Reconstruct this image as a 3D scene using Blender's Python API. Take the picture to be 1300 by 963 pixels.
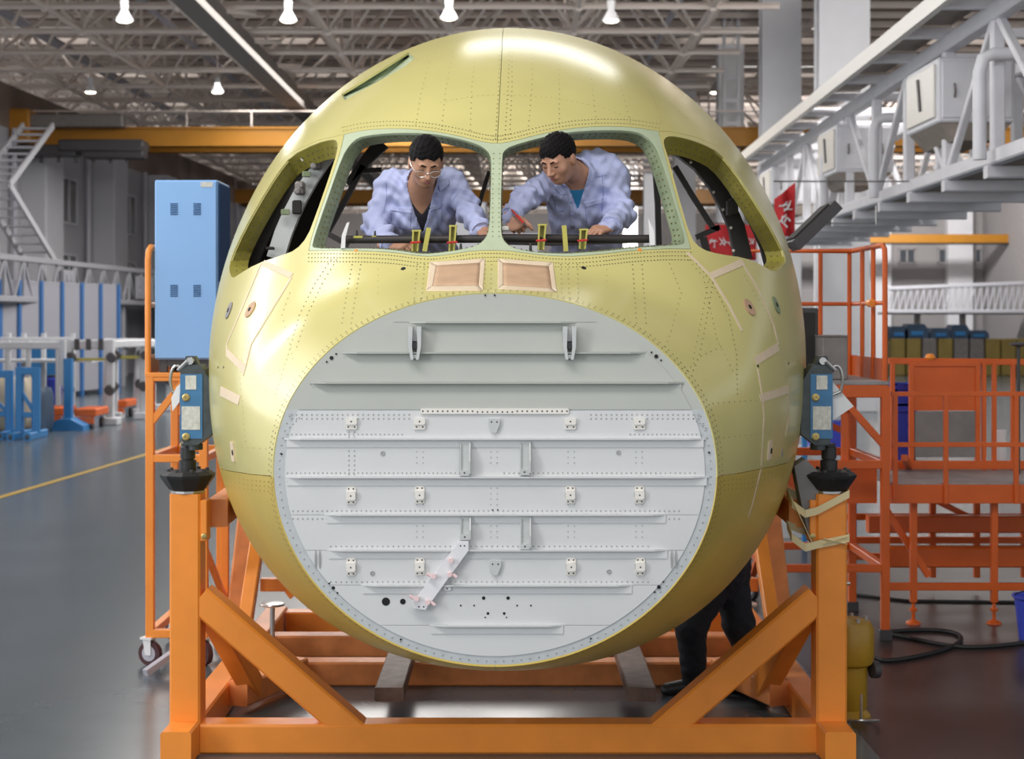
import bpy, bmesh, math, random
import numpy as np
from mathutils import Vector, Matrix
from mathutils.bvhtree import BVHTree
from mathutils.geometry import delaunay_2d_cdt

for _o in list(bpy.data.objects):
    bpy.data.objects.remove(_o, do_unlink=True)
random.seed(7)
S = bpy.context.scene
C = S.collection
R = math.radians
V = Vector

# ------------------------------------------------------------------ camera
H, F, PX0, PY0 = 2.35, 1950.0, 650.0, 400.0        # eye height, focal length in pixels, principal point
cam_d = bpy.data.cameras.new('camera')
cam = bpy.data.objects.new('camera', cam_d)
C.objects.link(cam)
cam.location = (0, 0, H)
cam.rotation_euler = (R(90), 0, 0)
cam_d.sensor_width = 36.0
cam_d.lens = 36.0 * F / 1300.0
cam_d.shift_x = 0.0
cam_d.shift_y = -(481.5 - PY0) / 1300.0
cam_d.clip_end = 400
cam_d.dof.use_dof = True
cam_d.dof.focus_distance = 7.0
cam_d.dof.aperture_fstop = 3.6
S.camera = cam

# ------------------------------------------------------------------ world, lights, exposure
w = bpy.data.worlds.new('world')
S.world = w
w.use_nodes = True
bg = w.node_tree.nodes['Background']
bg.inputs['Color'].default_value = (0.95, 0.97, 1.0, 1)
bg.inputs['Strength'].default_value = 0.60
S.view_settings.view_transform = 'Standard'
S.view_settings.look = 'None'
S.view_settings.gamma = 1.0
S.view_settings.use_curve_mapping = False
S.view_settings.exposure = 0.48


def area(name, loc, target, sx, sy, power, col=(1, 1, 1)):
    l = bpy.data.lights.new(name, 'AREA')
    l.shape = 'RECTANGLE'
    l.size, l.size_y, l.energy, l.color = sx, sy, power, col
    o = bpy.data.objects.new(name, l)
    C.objects.link(o)
    o.location = loc
    d = V(target) - V(loc)
    o.rotation_euler = d.to_track_quat('-Z', 'Y').to_euler()
    return o


# tall windows of the left wall beside the photographer, roof lights above and down the hall, then added fills
area('side_window_light', (-9.0, -1.0, 4.6), (-0.8, 8.0, 2.0), 2.4, 5.5, 300, (0.97, 0.98, 1.0))
area('left_window_light', (-14.5, 9.5, 4.4), (0, 9.0, 2.2), 0.9, 5.5, 130, (0.97, 0.99, 1.0))
area('left_window_light', (-14.5, 14.0, 4.4), (0, 10.0, 2.2), 0.8, 5.5, 130, (0.97, 0.99, 1.0))
area('left_window_light', (-14.5, 20.0, 6.0), (0, 16.0, 1.0), .9, 4.0, 90, (0.97, 0.99, 1.0))
area('roof_light_front', (-2.0, 2.5, 9.3), (0, 7.5, 2.0), 7.0, 1.4, 330, (1.0, 0.98, 0.95))
area('roof_light_crown', (0.9, 16.4, 9.4), (0.8, 12.0, 3), 4.2, 1.1, 75, (1.0, 0.98, 0.95))
area('roof_light_left', (-6.6, 9.6, 9.2), (-3.5, 10, 0), .7, 4.0, 170, (1.0, 0.98, 0.95))
area('roof_light_side', (-12.0, 17.0, 9.25), (-9.0, 15, 0), 1.0, 7.0, 400, (1.0, 0.98, 0.95))
area('roof_light_far', (-4.0, 40.0, 9.3), (-4, 40, 0), 10.0, 20.0, 2600, (1.0, 0.97, 0.93))
area('fill_light_right', (15.0, 50.0, 9.3), (15, 50, 0), 6.0, 24.0, 500, (1.0, 0.97, 0.95))  # added fill that lightens the right bay
area('fill_light_columns', (6.0, 25.0, 9.4), (8.2, 40, 5), 3.0, 1.2, 520, (1.0, 0.98, 0.96))  # added fill aimed at the white columns
area('fill_light_wall', (16.0, 66.0, 9.2), (16, 78, 4.5), 8.0, 1.0, 1100, (1.0, 0.98, 0.97))  # added fill that brightens the right rear wall
area('fill_light_deep', (0.0, 92.0, 8.6), (0, 104, 3), 24.0, 10.0, 2300, (1.0, 0.97, 0.93))  # added fill that lifts the far end wall


# ------------------------------------------------------------------ materials
def mat(name, col, rough=0.5, metal=0.0, var=0.0, scale=6.0, bump=0.0, bscale=40.0, coat=0.0, emit=0.0, spec=0.5, stretch=None, col2=None, detail=4.0):
    m = bpy.data.materials.new(name)
    m.use_nodes = True
    nt = m.node_tree
    b = nt.nodes['Principled BSDF']
    b.inputs['Base Color'].default_value = (*col, 1)
    b.inputs['Roughness'].default_value = rough
    b.inputs['Metallic'].default_value = metal
    b.inputs['Coat Weight'].default_value = coat
    b.inputs['Coat Roughness'].default_value = 0.12
    b.inputs['Specular IOR Level'].default_value = spec
    if emit:
        b.inputs['Emission Color'].default_value = (*col, 1)
        b.inputs['Emission Strength'].default_value = emit
    if var or bump:
        tc = nt.nodes.new('ShaderNodeTexCoord')
        vec = tc.outputs['Object']
        if stretch:
            mp = nt.nodes.new('ShaderNodeMapping')
            mp.inputs['Scale'].default_value = stretch
            nt.links.new(vec, mp.inputs['Vector'])
            vec = mp.outputs['Vector']
    if var:
        n = nt.nodes.new('ShaderNodeTexNoise')
        n.inputs['Scale'].default_value = scale
        n.inputs['Detail'].default_value = detail
        nt.links.new(vec, n.inputs['Vector'])
        rmp = nt.nodes.new('ShaderNodeValToRGB')
        c2 = col2 if col2 else tuple(max(0, c * (1 - var)) for c in col)
        rmp.color_ramp.elements[0].position = 0.32
        rmp.color_ramp.elements[1].position = 0.68
        rmp.color_ramp.elements[0].color = (*c2, 1)
        rmp.color_ramp.elements[1].color = (*col, 1)
        nt.links.new(n.outputs['Fac'], rmp.inputs['Fac'])
        nt.links.new(rmp.outputs['Color'], b.inputs['Base Color'])
        mr = nt.nodes.new('ShaderNodeMapRange')
        mr.inputs['To Min'].default_value = min(1, rough * 1.15)
        mr.inputs['To Max'].default_value = rough * 0.9
        nt.links.new(n.outputs['Fac'], mr.inputs['Value'])
        nt.links.new(mr.outputs['Result'], b.inputs['Roughness'])
    if bump:
        n2 = nt.nodes.new('ShaderNodeTexNoise')
        n2.inputs['Scale'].default_value = bscale
        n2.inputs['Detail'].default_value = 3
        nt.links.new(vec, n2.inputs['Vector'])
        bp = nt.nodes.new('ShaderNodeBump')
        bp.inputs['Strength'].default_value = bump
        bp.inputs['Distance'].default_value = 0.01
        nt.links.new(n2.outputs['Fac'], bp.inputs['Height'])
        nt.links.new(bp.outputs['Normal'], b.inputs['Normal'])
    return m


M = {}
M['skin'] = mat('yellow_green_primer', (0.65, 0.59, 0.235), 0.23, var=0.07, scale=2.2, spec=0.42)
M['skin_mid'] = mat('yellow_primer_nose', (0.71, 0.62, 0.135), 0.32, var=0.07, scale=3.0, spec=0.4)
M['skin_shade'] = mat('ochre_primer_shaded', (0.72, 0.49, 0.065), 0.34, var=0.10, scale=2.5, spec=0.4)  # ochre panel tone, deepened to carry the shade of the right flank
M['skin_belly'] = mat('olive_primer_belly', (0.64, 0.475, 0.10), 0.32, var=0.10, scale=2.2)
M['frame'] = mat('pale_green_primer', (0.50, 0.58, 0.40), 0.40, var=0.10, scale=9)
M['reveal'] = mat('green_primer_reveal', (0.27, 0.33, 0.19), 0.5, var=0.25, scale=14)
M['reveal_y'] = mat('olive_primer_reveal', (0.33, 0.29, 0.05), 0.5, var=0.15, scale=10)
M['rivet'] = mat('rivet_hole_dark', (0.13, 0.12, 0.045), 0.6)
M['rivet_lt'] = mat('rivet_grey', (0.40, 0.41, 0.40), 0.4, metal=0.4)
M['tape'] = mat('masking_tape_pale', (0.74, 0.60, 0.43), 0.7, var=0.05, scale=20)
M['tape_brown'] = mat('brown_paper_mask', (0.58, 0.38, 0.24), 0.75, var=0.14, scale=12)
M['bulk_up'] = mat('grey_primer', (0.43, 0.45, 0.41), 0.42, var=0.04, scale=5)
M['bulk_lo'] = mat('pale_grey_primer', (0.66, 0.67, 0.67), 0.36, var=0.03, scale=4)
M['bulk_edge'] = mat('edge_band_grey', (0.53, 0.56, 0.57), 0.4, var=0.10, scale=26)
M['clip'] = mat('ivory_clip', (0.80, 0.77, 0.71), 0.4)
M['clip_grey'] = mat('light_grey_bracket', (0.56, 0.58, 0.57), 0.4, var=0.06, scale=20)
M['black'] = mat('black_hole', (0.008, 0.008, 0.009), 0.8)
M['pin'] = mat('pink_plastic_pin', (0.85, 0.62, 0.62), 0.4)
M['white'] = mat('white_paint', (0.78, 0.78, 0.80), 0.45, var=0.05, scale=3)
M['dark'] = mat('dark_brown_steel', (0.030, 0.024, 0.022), 0.5, var=0.2, scale=10)
M['near_black'] = mat('near_black_matte', (0.022, 0.019, 0.018), 0.75)
M['yellow_fit'] = mat('yellow_green_fitting', (0.50, 0.46, 0.10), 0.4, var=0.1, scale=20)
M['orange'] = mat('orange_enamel', (0.95, 0.315, 0.045), 0.36, var=0.10, scale=5, bump=0.04, bscale=60)
M['orange_worn'] = mat('faded_orange_enamel', (0.88, 0.32, 0.10), 0.42, var=0.20, scale=9, bump=0.05, bscale=60)
M['orange_deep'] = mat('deep_orange_enamel', (0.72, 0.125, 0.012), 0.4, var=0.12, scale=4)
M['brown'] = mat('mottled_brown_beam', (0.19, 0.12, 0.095), 0.5, var=0.35, scale=14, bump=0.1, bscale=50)  # brown-grey, mottled at random
M['blue'] = mat('blue_enamel', (0.055, 0.20, 0.40), 0.38, var=0.18, scale=12)
M['blue_edge'] = mat('dark_worn_steel', (0.085, 0.10, 0.105), 0.42, metal=0.4, var=0.3, scale=16)
M['label'] = mat('paper_label', (0.72, 0.72, 0.66), 0.6, var=0.30, scale=38, detail=6)
M['paper'] = mat('white_paper_tag', (0.78, 0.79, 0.80), 0.7)
M['steel'] = mat('bright_steel', (0.55, 0.55, 0.54), 0.28, metal=0.9)
M['brass'] = mat('brass_bolt', (0.50, 0.38, 0.14), 0.35, metal=0.8)
M['black_pad'] = mat('black_rubber_pad', (0.022, 0.022, 0.024), 0.42, var=0.2, scale=20)
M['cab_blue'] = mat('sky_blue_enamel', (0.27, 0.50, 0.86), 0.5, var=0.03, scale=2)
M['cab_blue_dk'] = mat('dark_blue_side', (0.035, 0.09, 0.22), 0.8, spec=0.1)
M['grey_box'] = mat('brushed_grey_steel', (0.25, 0.23, 0.22), 0.45, metal=0.3, var=0.2, scale=7)
M['grey_dk'] = mat('dark_grey_plastic', (0.055, 0.052, 0.055), 0.5)
M['cream_tape'] = mat('cream_packing_tape', (0.76, 0.64, 0.36), 0.5)
M['foam'] = mat('grey_foam', (0.24, 0.235, 0.235), 0.85, var=0.15, scale=20)
M['yellow_tank'] = mat('yellow_ochre_tank', (0.42, 0.24, 0.015), 0.35, var=0.15, scale=8)
M['cable'] = mat('black_rubber_cable', (0.012, 0.012, 0.013), 0.55)
M['bucket'] = mat('blue_plastic', (0.045, 0.07, 0.52), 0.4)
M['tyre'] = mat('dark_red_rubber', (0.07, 0.025, 0.03), 0.6)
M['gantry'] = mat('white_gantry_paint', (0.80, 0.80, 0.84), 0.45, var=0.07, scale=4)
M['gantry_under'] = mat('tan_gantry_board', (0.34, 0.29, 0.25), 0.6, var=0.2, scale=5)
M['column'] = mat('white_column_paint', (0.82, 0.82, 0.85), 0.5, var=0.04, scale=2)
M['truss'] = mat('warm_grey_truss_paint', (0.78, 0.68, 0.61), 0.5)
M['deck'] = mat('brown_roof_deck', (0.30, 0.22, 0.18), 0.8, var=0.4, scale=0.6)
M['skylight'] = mat('roof_light_panel', (1.0, 0.98, 0.95), 0.5, emit=0.9)
M['crane'] = mat('crane_orange', (0.46, 0.195, 0.012), 0.45, var=0.08, scale=2)
M['wall'] = mat('grey_white_wall', (0.42, 0.42, 0.45), 0.7, var=0.06, scale=0.5)
M['wall_far'] = mat('far_wall_grey', (0.36, 0.34, 0.34), 0.7, var=0.08, scale=0.3)
M['pilaster'] = mat('grey_pilaster', (0.55, 0.55, 0.59), 0.7, var=0.05, scale=1)
M['glass_dk'] = mat('dim_window_glass', (0.085, 0.095, 0.11), 0.2)
M['pane_lit'] = mat('daylit_pane', (1.0, 1.0, 0.97), 0.3, emit=3.0)
M['pipe'] = mat('grey_pipe', (0.45, 0.44, 0.50), 0.4)
M['part_grey'] = mat('grey_partition', (0.30, 0.30, 0.335), 0.55)
M['part_blue'] = mat('blue_partition_post', (0.035, 0.13, 0.34), 0.5)
M['tr_blue'] = mat('trestle_blue', (0.03, 0.20, 0.48), 0.45)
M['tr_white'] = mat('white_jig_paint', (0.62, 0.63, 0.66), 0.45, var=0.08, scale=6)
M['tan'] = mat('tan_cloth_cover', (0.52, 0.46, 0.36), 0.8, var=0.2, scale=4)
M['navy'] = mat('navy_machine_paint', (0.045, 0.085, 0.15), 0.5, var=0.3, scale=1.5)
M['mach_yel'] = mat('machine_yellow', (0.30, 0.22, 0.055), 0.5, var=0.2, scale=2)
M['red'] = mat('red_banner_cloth', (0.60, 0.025, 0.03), 0.7, var=0.15, scale=3)
M['mark'] = mat('yellow_floor_paint', (0.60, 0.38, 0.05), 0.4, var=0.15, scale=6)
M['lamp'] = mat('lamp_glow', (1.0, 0.93, 0.74), 0.4, emit=6.0)
M['lamp_shell'] = mat('lamp_aluminium', (0.75, 0.75, 0.76), 0.4)
M['plastic_sheet'] = mat('grey_plastic_sheet', (0.36, 0.34, 0.34), 0.5, var=0.25, scale=6)
M['screen_white'] = mat('white_sheet_screen', (0.86, 0.86, 0.88), 0.6)
M['girder'] = mat('grey_brown_girder', (0.24, 0.215, 0.20), 0.6, spec=0.2)
M['lattice'] = mat('grey_lattice_paint', (0.30, 0.30, 0.33), 0.6)
M['floor_shade'] = mat('floor_shade_brown', (0.050, 0.040, 0.041), 0.30, var=0.3, scale=1.4, bump=0.03, bscale=7)  # same epoxy floor with shade mixed into the colour
M['floor'] = mat('blue_grey_epoxy_floor', (0.112, 0.138, 0.160), 0.21, var=0.22, scale=1.1, bump=0.03, bscale=7, spec=0.55)
# people
M['fl1'] = mat('skin_tone_tan', (0.51, 0.27, 0.17), 0.5, var=0.10, scale=25)
M['fl2'] = mat('skin_tone_light', (0.52, 0.27, 0.175), 0.5, var=0.10, scale=25)
M['hair'] = mat('black_hair', (0.006, 0.005, 0.006), 0.65, bump=0.8, bscale=160, spec=0.15)
M['shirt'] = mat('pale_blue_cotton', (0.47, 0.51, 0.76), 0.8, var=0.10, scale=7, bump=0.6, bscale=16)
M['shirt_dk'] = mat('blue_seam_thread', (0.22, 0.26, 0.50), 0.85)
M['tee_dark'] = mat('black_undershirt', (0.02, 0.02, 0.03), 0.8)
M['tee_blue'] = mat('teal_undershirt', (0.02, 0.19, 0.38), 0.8)
M['trouser'] = mat('black_trouser_cloth', (0.010, 0.012, 0.018), 0.85, bump=0.5, bscale=14)
M['lip'] = mat('lips', (0.36, 0.13, 0.11), 0.5)
M['silver'] = mat('silver_wire', (0.70, 0.70, 0.68), 0.25, metal=0.8)
M['pen'] = mat('red_pen_plastic', (0.55, 0.015, 0.02), 0.35)
M['shoe'] = mat('black_shoe_leather', (0.012, 0.012, 0.013), 0.4)


# ------------------------------------------------------------------ mesh helpers
def pix(px, py, D):
    return V(((px - PX0) * D / F, D, H + (PY0 - py) * D / F))


def to_px(p):
    return (PX0 + F * p[0] / p[1], PY0 - F * (p[2] - H) / p[1])


class MB:
    def __init__(self):
        self.v, self.f, self.sm = [], [], []

    def add(self, vs, fs, smooth=False):
        k = len(self.v)
        self.v += [tuple(p) for p in vs]
        self.f += [tuple(i + k for i in f) for f in fs]
        self.sm += [smooth] * len(fs)
        return self

    def box(self, c, s, rz=0.0, ch=0.0):
        x, y, z = s[0] / 2, s[1] / 2, s[2] / 2
        if ch <= 0:
            vs = [(a * x, b * y, d * z) for d in (-1, 1) for (a, b) in ((-1, -1), (1, -1), (1, 1), (-1, 1))]
            fs = [(3, 2, 1, 0), (4, 5, 6, 7), (0, 1, 5, 4), (1, 2, 6, 5), (2, 3, 7, 6), (3, 0, 4, 7)]
        else:
            ch = min(ch, x * .9, y * .9, z * .9)
            bm = bmesh.new()
            bmesh.ops.create_cube(bm, size=1.0)
            for q in bm.verts:
                q.co = V((q.co.x * s[0], q.co.y * s[1], q.co.z * s[2]))
            bmesh.ops.bevel(bm, geom=bm.edges[:], offset=ch, segments=1, affect='EDGES')
            bm.verts.index_update()
            vs = [tuple(q.co) for q in bm.verts]
            fs = [tuple(q.index for q in f.verts) for f in bm.faces]
            bm.free()
        cs, sn = math.cos(rz), math.sin(rz)
        self.add([(c[0] + a * cs - b * sn, c[1] + a * sn + b * cs, c[2] + d) for a, b, d in vs], fs)
        return self

    def prism(self, poly, base, u, v, n, t, smooth=False):
        """polygon (2D, in u,v about base) extruded t along n"""
        base, u, v, n = V(base), V(u), V(v), V(n)
        k = len(poly)
        vs = [base + u * a + v * b for a, b in poly] + [base + u * a + v * b + n * t for a, b in poly]
        fs = [tuple(range(k))[::-1], tuple(range(k, 2 * k))]
        fs += [(i, (i + 1) % k, (i + 1) % k + k, i + k) for i in range(k)]
        return self.add(vs, fs, smooth)

    def bar(self, p0, p1, wd, ht=None, ch=0.12, up=(0, 0, 1)):
        """square tube from p0 to p1 with slightly rounded corners"""
        ht = ht or wd
        MB.count = getattr(MB, 'count', 0) + 1              # hand-made tolerance, so that no two faces coincide
        wd, ht = wd * (1 + .006 * (MB.count * 7 % 11) / 11), ht * (1 + .006 * (MB.count * 5 % 13) / 13)
        p0, p1 = V(p0), V(p1)
        n = (p1 - p0)
        L = n.length
        n.normalize()
        up = V(up)
        if abs(n.dot(up)) > 0.99:
            up = V((0, 1, 0))
        u = n.cross(up).normalized()
        v = u.cross(n).normalized()
        a, b = wd / 2, ht / 2
        e = ch * min(wd, ht)
        if e > 0:
            poly = [(-a + e, -b), (a - e, -b), (a, -b + e), (a, b - e), (a - e, b), (-a + e, b), (-a, b - e), (-a, -b + e)]
        else:
            poly = [(-a, -b), (a, -b), (a, b), (-a, b)]
        return self.prism(poly, p0, u, v, n, L)

    def tube(self, pts, r, n=8, cap=True):
        pts = [V(p) for p in pts]
        rs = r if isinstance(r, (list, tuple)) else [r] * len(pts)
        rings = []
        pu = None
        for i, p in enumerate(pts):
            t = (pts[min(i + 1, len(pts) - 1)] - pts[max(i - 1, 0)]).normalized()
            if pu is None:
                ref = V((0, 0, 1)) if abs(t.z) < 0.9 else V((1, 0, 0))
                u = t.cross(ref).normalized()
            else:
                u = (pu - t * pu.dot(t)).normalized()
            pu = u
            v = t.cross(u)
            rings.append([p + (u * math.cos(2 * math.pi * k / n) + v * math.sin(2 * math.pi * k / n)) * rs[i] for k in range(n)])
        vs = [q for ring in rings for q in ring]
        fs = []
        for i in range(len(pts) - 1):
            for k in range(n):
                a, b = i * n + k, i * n + (k + 1) % n
                fs.append((a, b, b + n, a + n))
        self.add(vs, fs, True)
        if cap:
            self.add(rings[0], [tuple(range(n))[::-1]])
            self.add(rings[-1], [tuple(range(n))])
        return self

    def lathe(self, prof, c, axis=(0, 0, 1), n=24, smooth=True):
        """prof: list of (radius, height)"""
        axis = V(axis).normalized()
        ref = V((1, 0, 0)) if abs(axis.x) < 0.9 else V((0, 0, 1))
        u = axis.cross(ref).normalized()
        v = axis.cross(u)
        c = V(c)
        vs = [c + axis * h + (u * math.cos(2 * math.pi * k / n) + v * math.sin(2 * math.pi * k / n)) * r for r, h in prof for k in range(n)]
        fs = []
        for i in range(len(prof) - 1):
            for k in range(n):
                a, b = i * n + k, i * n + (k + 1) % n
                fs.append((a, b, b + n, a + n))
        self.add(vs, fs, smooth)
        if prof[0][0] > 1e-6:
            self.add(vs[:n], [tuple(range(n))[::-1]])
        if prof[-1][0] > 1e-6:
            self.add(vs[-n:], [tuple(range(n))])
        return self

    def torus(self, c, Rr, r, axis=(0, 0, 1), n=24, k=8, sx=1.0):
        axis = V(axis).normalized()
        ref = V((0, 0, 1)) if abs(axis.z) < 0.9 else V((1, 0, 0))
        u = axis.cross(ref).normalized()
        v = axis.cross(u)
        c = V(c)
        vs, fs = [], []
        for i in range(n):
            a = 2 * math.pi * i / n
            d = u * math.cos(a) * sx + v * math.sin(a)
            dn = d.normalized()
            for j in range(k):
                b = 2 * math.pi * j / k
                vs.append(c + d * Rr + dn * (r * math.cos(b)) + axis * (r * math.sin(b)))
        for i in range(n):
            for j in range(k):
                fs.append((i * k + j, ((i + 1) % n) * k + j, ((i + 1) % n) * k + (j + 1) % k, i * k + (j + 1) % k))
        return self.add(vs, fs, True)

    def build(self, name, m, parent=None, origin=None, fix=True):
        me = bpy.data.meshes.new(name)
        vs = self.v
        pw = V((0, 0, 0))
        p = parent
        while p is not None:
            pw = pw + p.location
            p = p.parent
        if origin is None:
            origin = pw if parent is not None else V((0, 0, 0))
        origin = V(origin)
        me.from_pydata([(a[0] - origin.x, a[1] - origin.y, a[2] - origin.z) for a in vs], [], self.f)
        me.polygons.foreach_set('use_smooth', self.sm)
        if fix:
            bm = bmesh.new()
            bm.from_mesh(me)
            bmesh.ops.recalc_face_normals(bm, faces=bm.faces[:])
            bm.to_mesh(me)
            bm.free()
        me.materials.append(M[m] if isinstance(m, str) else m)
        if any(self.sm):
            try:
                me.set_sharp_from_angle(angle=R(38))
            except Exception:
                pass
        o = bpy.data.objects.new(name, me)
        C.objects.link(o)
        o.parent = parent
        o.location = origin - pw
        return o


def tag(o, label=None, cat=None, group=None, kind=None):
    if label: o['label'] = label
    if cat: o['category'] = cat
    if group: o['group'] = group
    if kind: o['kind'] = kind
    return o


def thing(name, loc, label, cat, group=None):
    o = bpy.data.objects.new(name, None)
    C.objects.link(o)
    o.location = loc
    o.empty_display_size = 0.1
    return tag(o, label, cat, group)


def struct(o):
    o['kind'] = 'structure'
    return o


def copy_tree(o, loc=None, parent=None):
    c = o.copy()
    C.objects.link(c)
    c.parent = parent
    if loc is not None: c.location = loc
    for ch in list(o.children):
        copy_tree(ch, None, c)
    return c

# ================================================================== SETTING
X0, X1, Y0, Y1 = -24.0, 24.0, -3.0, 112.0
ROOF = 12.4
struct(MB().add([(X0, Y0, 0), (X1, Y0, 0), (X1, Y1, 0), (X0, Y1, 0)], [(0, 1, 2, 3)]).build('floor', 'floor'))
ceil = struct(MB().box((0, (Y0 + Y1) / 2, ROOF + .1), (X1 - X0, Y1 - Y0, .2)).build('ceiling', 'deck'))
# roof space frame: long chords are parts, web members joined
ZB, ZT, CELL = 9.75, 11.7, 3.2
xs = [-24 + CELL * i for i in range(16)]
ys = [24 + CELL * i for i in range(28)]
for i, x in enumerate(xs):
    MB().tube([(x, ys[0] if x < 6.8 else 62.4, ZB), (x, ys[-1], ZB)], 0.075, 6).build('truss_chord', 'truss', ceil)
for j, y in enumerate(ys):
    MB().tube([(xs[0], y, ZB), (xs[-1] if y > 60 else 6.4, y, ZB)], 0.085, 6).build('truss_chord', 'truss', ceil)
for j in range(len(ys) - 1):
    y = ys[j] + CELL / 2
    MB().tube([(xs[0], y, ZT), (xs[-1] if y > 60 else 6.4, y, ZT)], 0.075, 6).build('truss_chord', 'truss', ceil)
web, node = MB(), MB()
for i, x in enumerate(xs):
    for j, y in enumerate(ys):
        if x > 6.8 and y < 60: continue
        node.box((x, y, ZB), (.26, .26, .26), ch=.08)
        for sx in (-1, 1):
            for sy in (-1, 1):
                xx, yy = x + sx * CELL / 2, y + sy * CELL / 2
                if xx > 6.5 and yy < 60: continue
                if xs[0] < xx < xs[-1] and ys[0] < yy < ys[-1]:
                    web.tube([(x, y, ZB), (xx, yy, ZT)], .055, 4, cap=False)
        if i % 2 == 0:
            web.tube([(x, y, ZB), (x, y, ROOF)], .045, 4, cap=False)
tag(web.build('truss_web', 'truss', ceil, fix=False), kind='stuff')
tag(node.build('truss_node', 'truss', ceil, fix=False), kind='stuff')
for x in (-20, -12.5, -5, 2.5, 10, 17.5):          # roof purlins under the deck
    MB().box((x, 62, 12.2), (.35, 96, .3)).build('roof_purlin', 'truss', ceil)
pur = MB()
for i in range(56):
    pur.box((0, 24 + 1.6 * i, 12.05), (46, .09, .22))
tag(pur.build('cross_purlins', 'truss', ceil, fix=False), kind='stuff')
for (x, y0_, y1_, r_) in ((-14.5, 26, 100, .16), (-10.2, 26, 100, .10), (-2.0, 26, 100, .13), (4.6, 26, 100, .10)):
    MB().tube([(x, y0_, 11.0), (x, y1_, 11.0)], r_, 8).build('service_pipe', 'pipe', ceil)
# roof light strips across the hall
rl = 0
for y in range(22, 108, 8):
    for x in (-16.8, -8.4, 0, 8.4, 16.8):
        MB().box((x + (y % 3), y, 12.36), (4.6, .75, .06)).build('roof_light', 'skylight', ceil)
# a long crane girder below the truss and a cross duct
MB().box((-7.05, 62, 9.35), (.55, 84, .5)).build('runway_girder', 'girder', ceil)
for y in range(24, 100, 4):
    MB().bar((-7.05, y, 9.5), (-6.3, y + 1.6, ZB), .12).build('girder_hanger', 'truss', ceil)

# left wall: slightly canted, with pilasters and windows
LA, LB = V((-17.0, 24, 0)), V((-13.6, 112, 0))
ld = (LB - LA).normalized()
ln = V((ld.y, -ld.x, 0))
WH = 8.3


def lw(y):
    return LA + ld * ((y - LA.y) / ld.y)


wl = MB()
wl.prism([(0, 0), ((LB - LA).length, 0), ((LB - LA).length, WH), (0, WH)], LA, ld, V((0, 0, 1)), -ln, .3)
wall_left = struct(wl.build('wall_left', 'wall'))
MB().prism([(0, 0), ((LB - LA).length, 0), ((LB - LA).length, 1.4), (0, 1.4)], LA + V((0, 0, WH)), ld, V((0, 0, 1)), -ln, .3).build('wall_band', 'deck', wall_left)
ang = math.atan2(ld.y, ld.x)
k = 0
for y in (36, 43.5, 51, 58.5, 66, 76, 88, 100):
    p = lw(y)
    MB().box((p.x + .35, y, WH / 2), (1.75, .9, WH), ang, .04).build('pilaster', 'pilaster', wall_left)
    q = lw(y + 3.6)
    for (z0, z1) in ((5.6, 7.2), (2.9, 4.5)):
        k += 1
        wn = MB()
        a, b, zc, hz = .85, .08, (z0 + z1) / 2, (z1 - z0)
        c = q + ln * .06
        wn.box((c.x, c.y, z0), (2 * a, b, .08), ang).box((c.x, c.y, z1), (2 * a, b, .08), ang)
        for s in (-1, 0, 1):
            e = c + ld * (a * s)
            wn.box((e.x, e.y, zc), (.08, b, hz), ang)
        wo = struct(wn.build('window_%d' % k, 'pilaster'))
        c2 = q + ln * .03
        MB().box((c2.x, c2.y, zc), (2 * a, .03, hz), ang).build('pane', 'glass_dk', wo)
    for t in (1.2, 5.4):
        e = lw(y + t) + ln * .2
        MB().tube([(e.x, e.y, 0), (e.x, e.y, WH)], .09, 8).build('downpipe', 'pipe', wall_left)
# far wall and right wall
fw = MB().box((0, Y1, 5), (X1 - X0, .3, 10))
wall_back = struct(fw.build('wall_back', 'wall_far'))
wall_right = struct(MB().box((X1, 60, 5), (.3, 104, 10)).build('wall_right', 'wall_far'))
# the return wall at the right, with dark windows and one daylit slot
RW = 78.0
wr = MB().box((18.0, RW, 4.6), (12.2, .3, 9.2))
wall_return = struct(wr.build('wall_front', 'wall_far'))
for px in (1062, 1112, 1215, 1275):
    x = (px - PX0) * RW / F
    MB().box((x, RW - .35, 4.6), (1.3, .6, 9.2), 0, .05).build('pilaster', 'column', wall_return)
for (a, b) in ((1140, 1160), (1190, 1222), (1236, 1252)):
    k += 1
    xa, xb = (a - PX0) * RW / F, (b - PX0) * RW / F
    za, zb = H + (400 - 334) * RW / F, H + (400 - 316) * RW / F
    wn = MB()
    for z in (za, zb): wn.box(((xa + xb) / 2, RW - .2, z), (xb - xa + .1, .12, .1))
    for x in (xa, (xa + xb) / 2, xb): wn.box((x, RW - .2, (za + zb) / 2), (.09, .12, zb - za))
    wo = struct(wn.build('window_%d' % k, 'wall_far'))
    MB().box(((xa + xb) / 2, RW - .17, (za + zb) / 2), (xb - xa, .04, zb - za)).build('pane', 'glass_dk', wo)
for (a, b, c, d) in ((1274, 1293, 331, 357), (1276, 1293, 256, 303), (1274, 1293, 306, 314)):
    k += 1
    xa, xb = (a - PX0) * (RW - 1) / F, (b - PX0) * (RW - 1) / F
    za, zb = H + (400 - d) * (RW - 1) / F, H + (400 - c) * (RW - 1) / F
    wn = MB()
    for z in (za, zb): wn.box(((xa + xb) / 2, RW - .75, z), (xb - xa + .1, .12, .08))
    for x in (xa, xb): wn.box((x, RW - .75, (za + zb) / 2), (.08, .12, zb - za))
    wo = struct(wn.build('window_%d' % k, 'column'))
    MB().box(((xa + xb) / 2, RW - .72, (za + zb) / 2), (xb - xa, .04, zb - za)).build('pane', 'pane_lit', wo)

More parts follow.
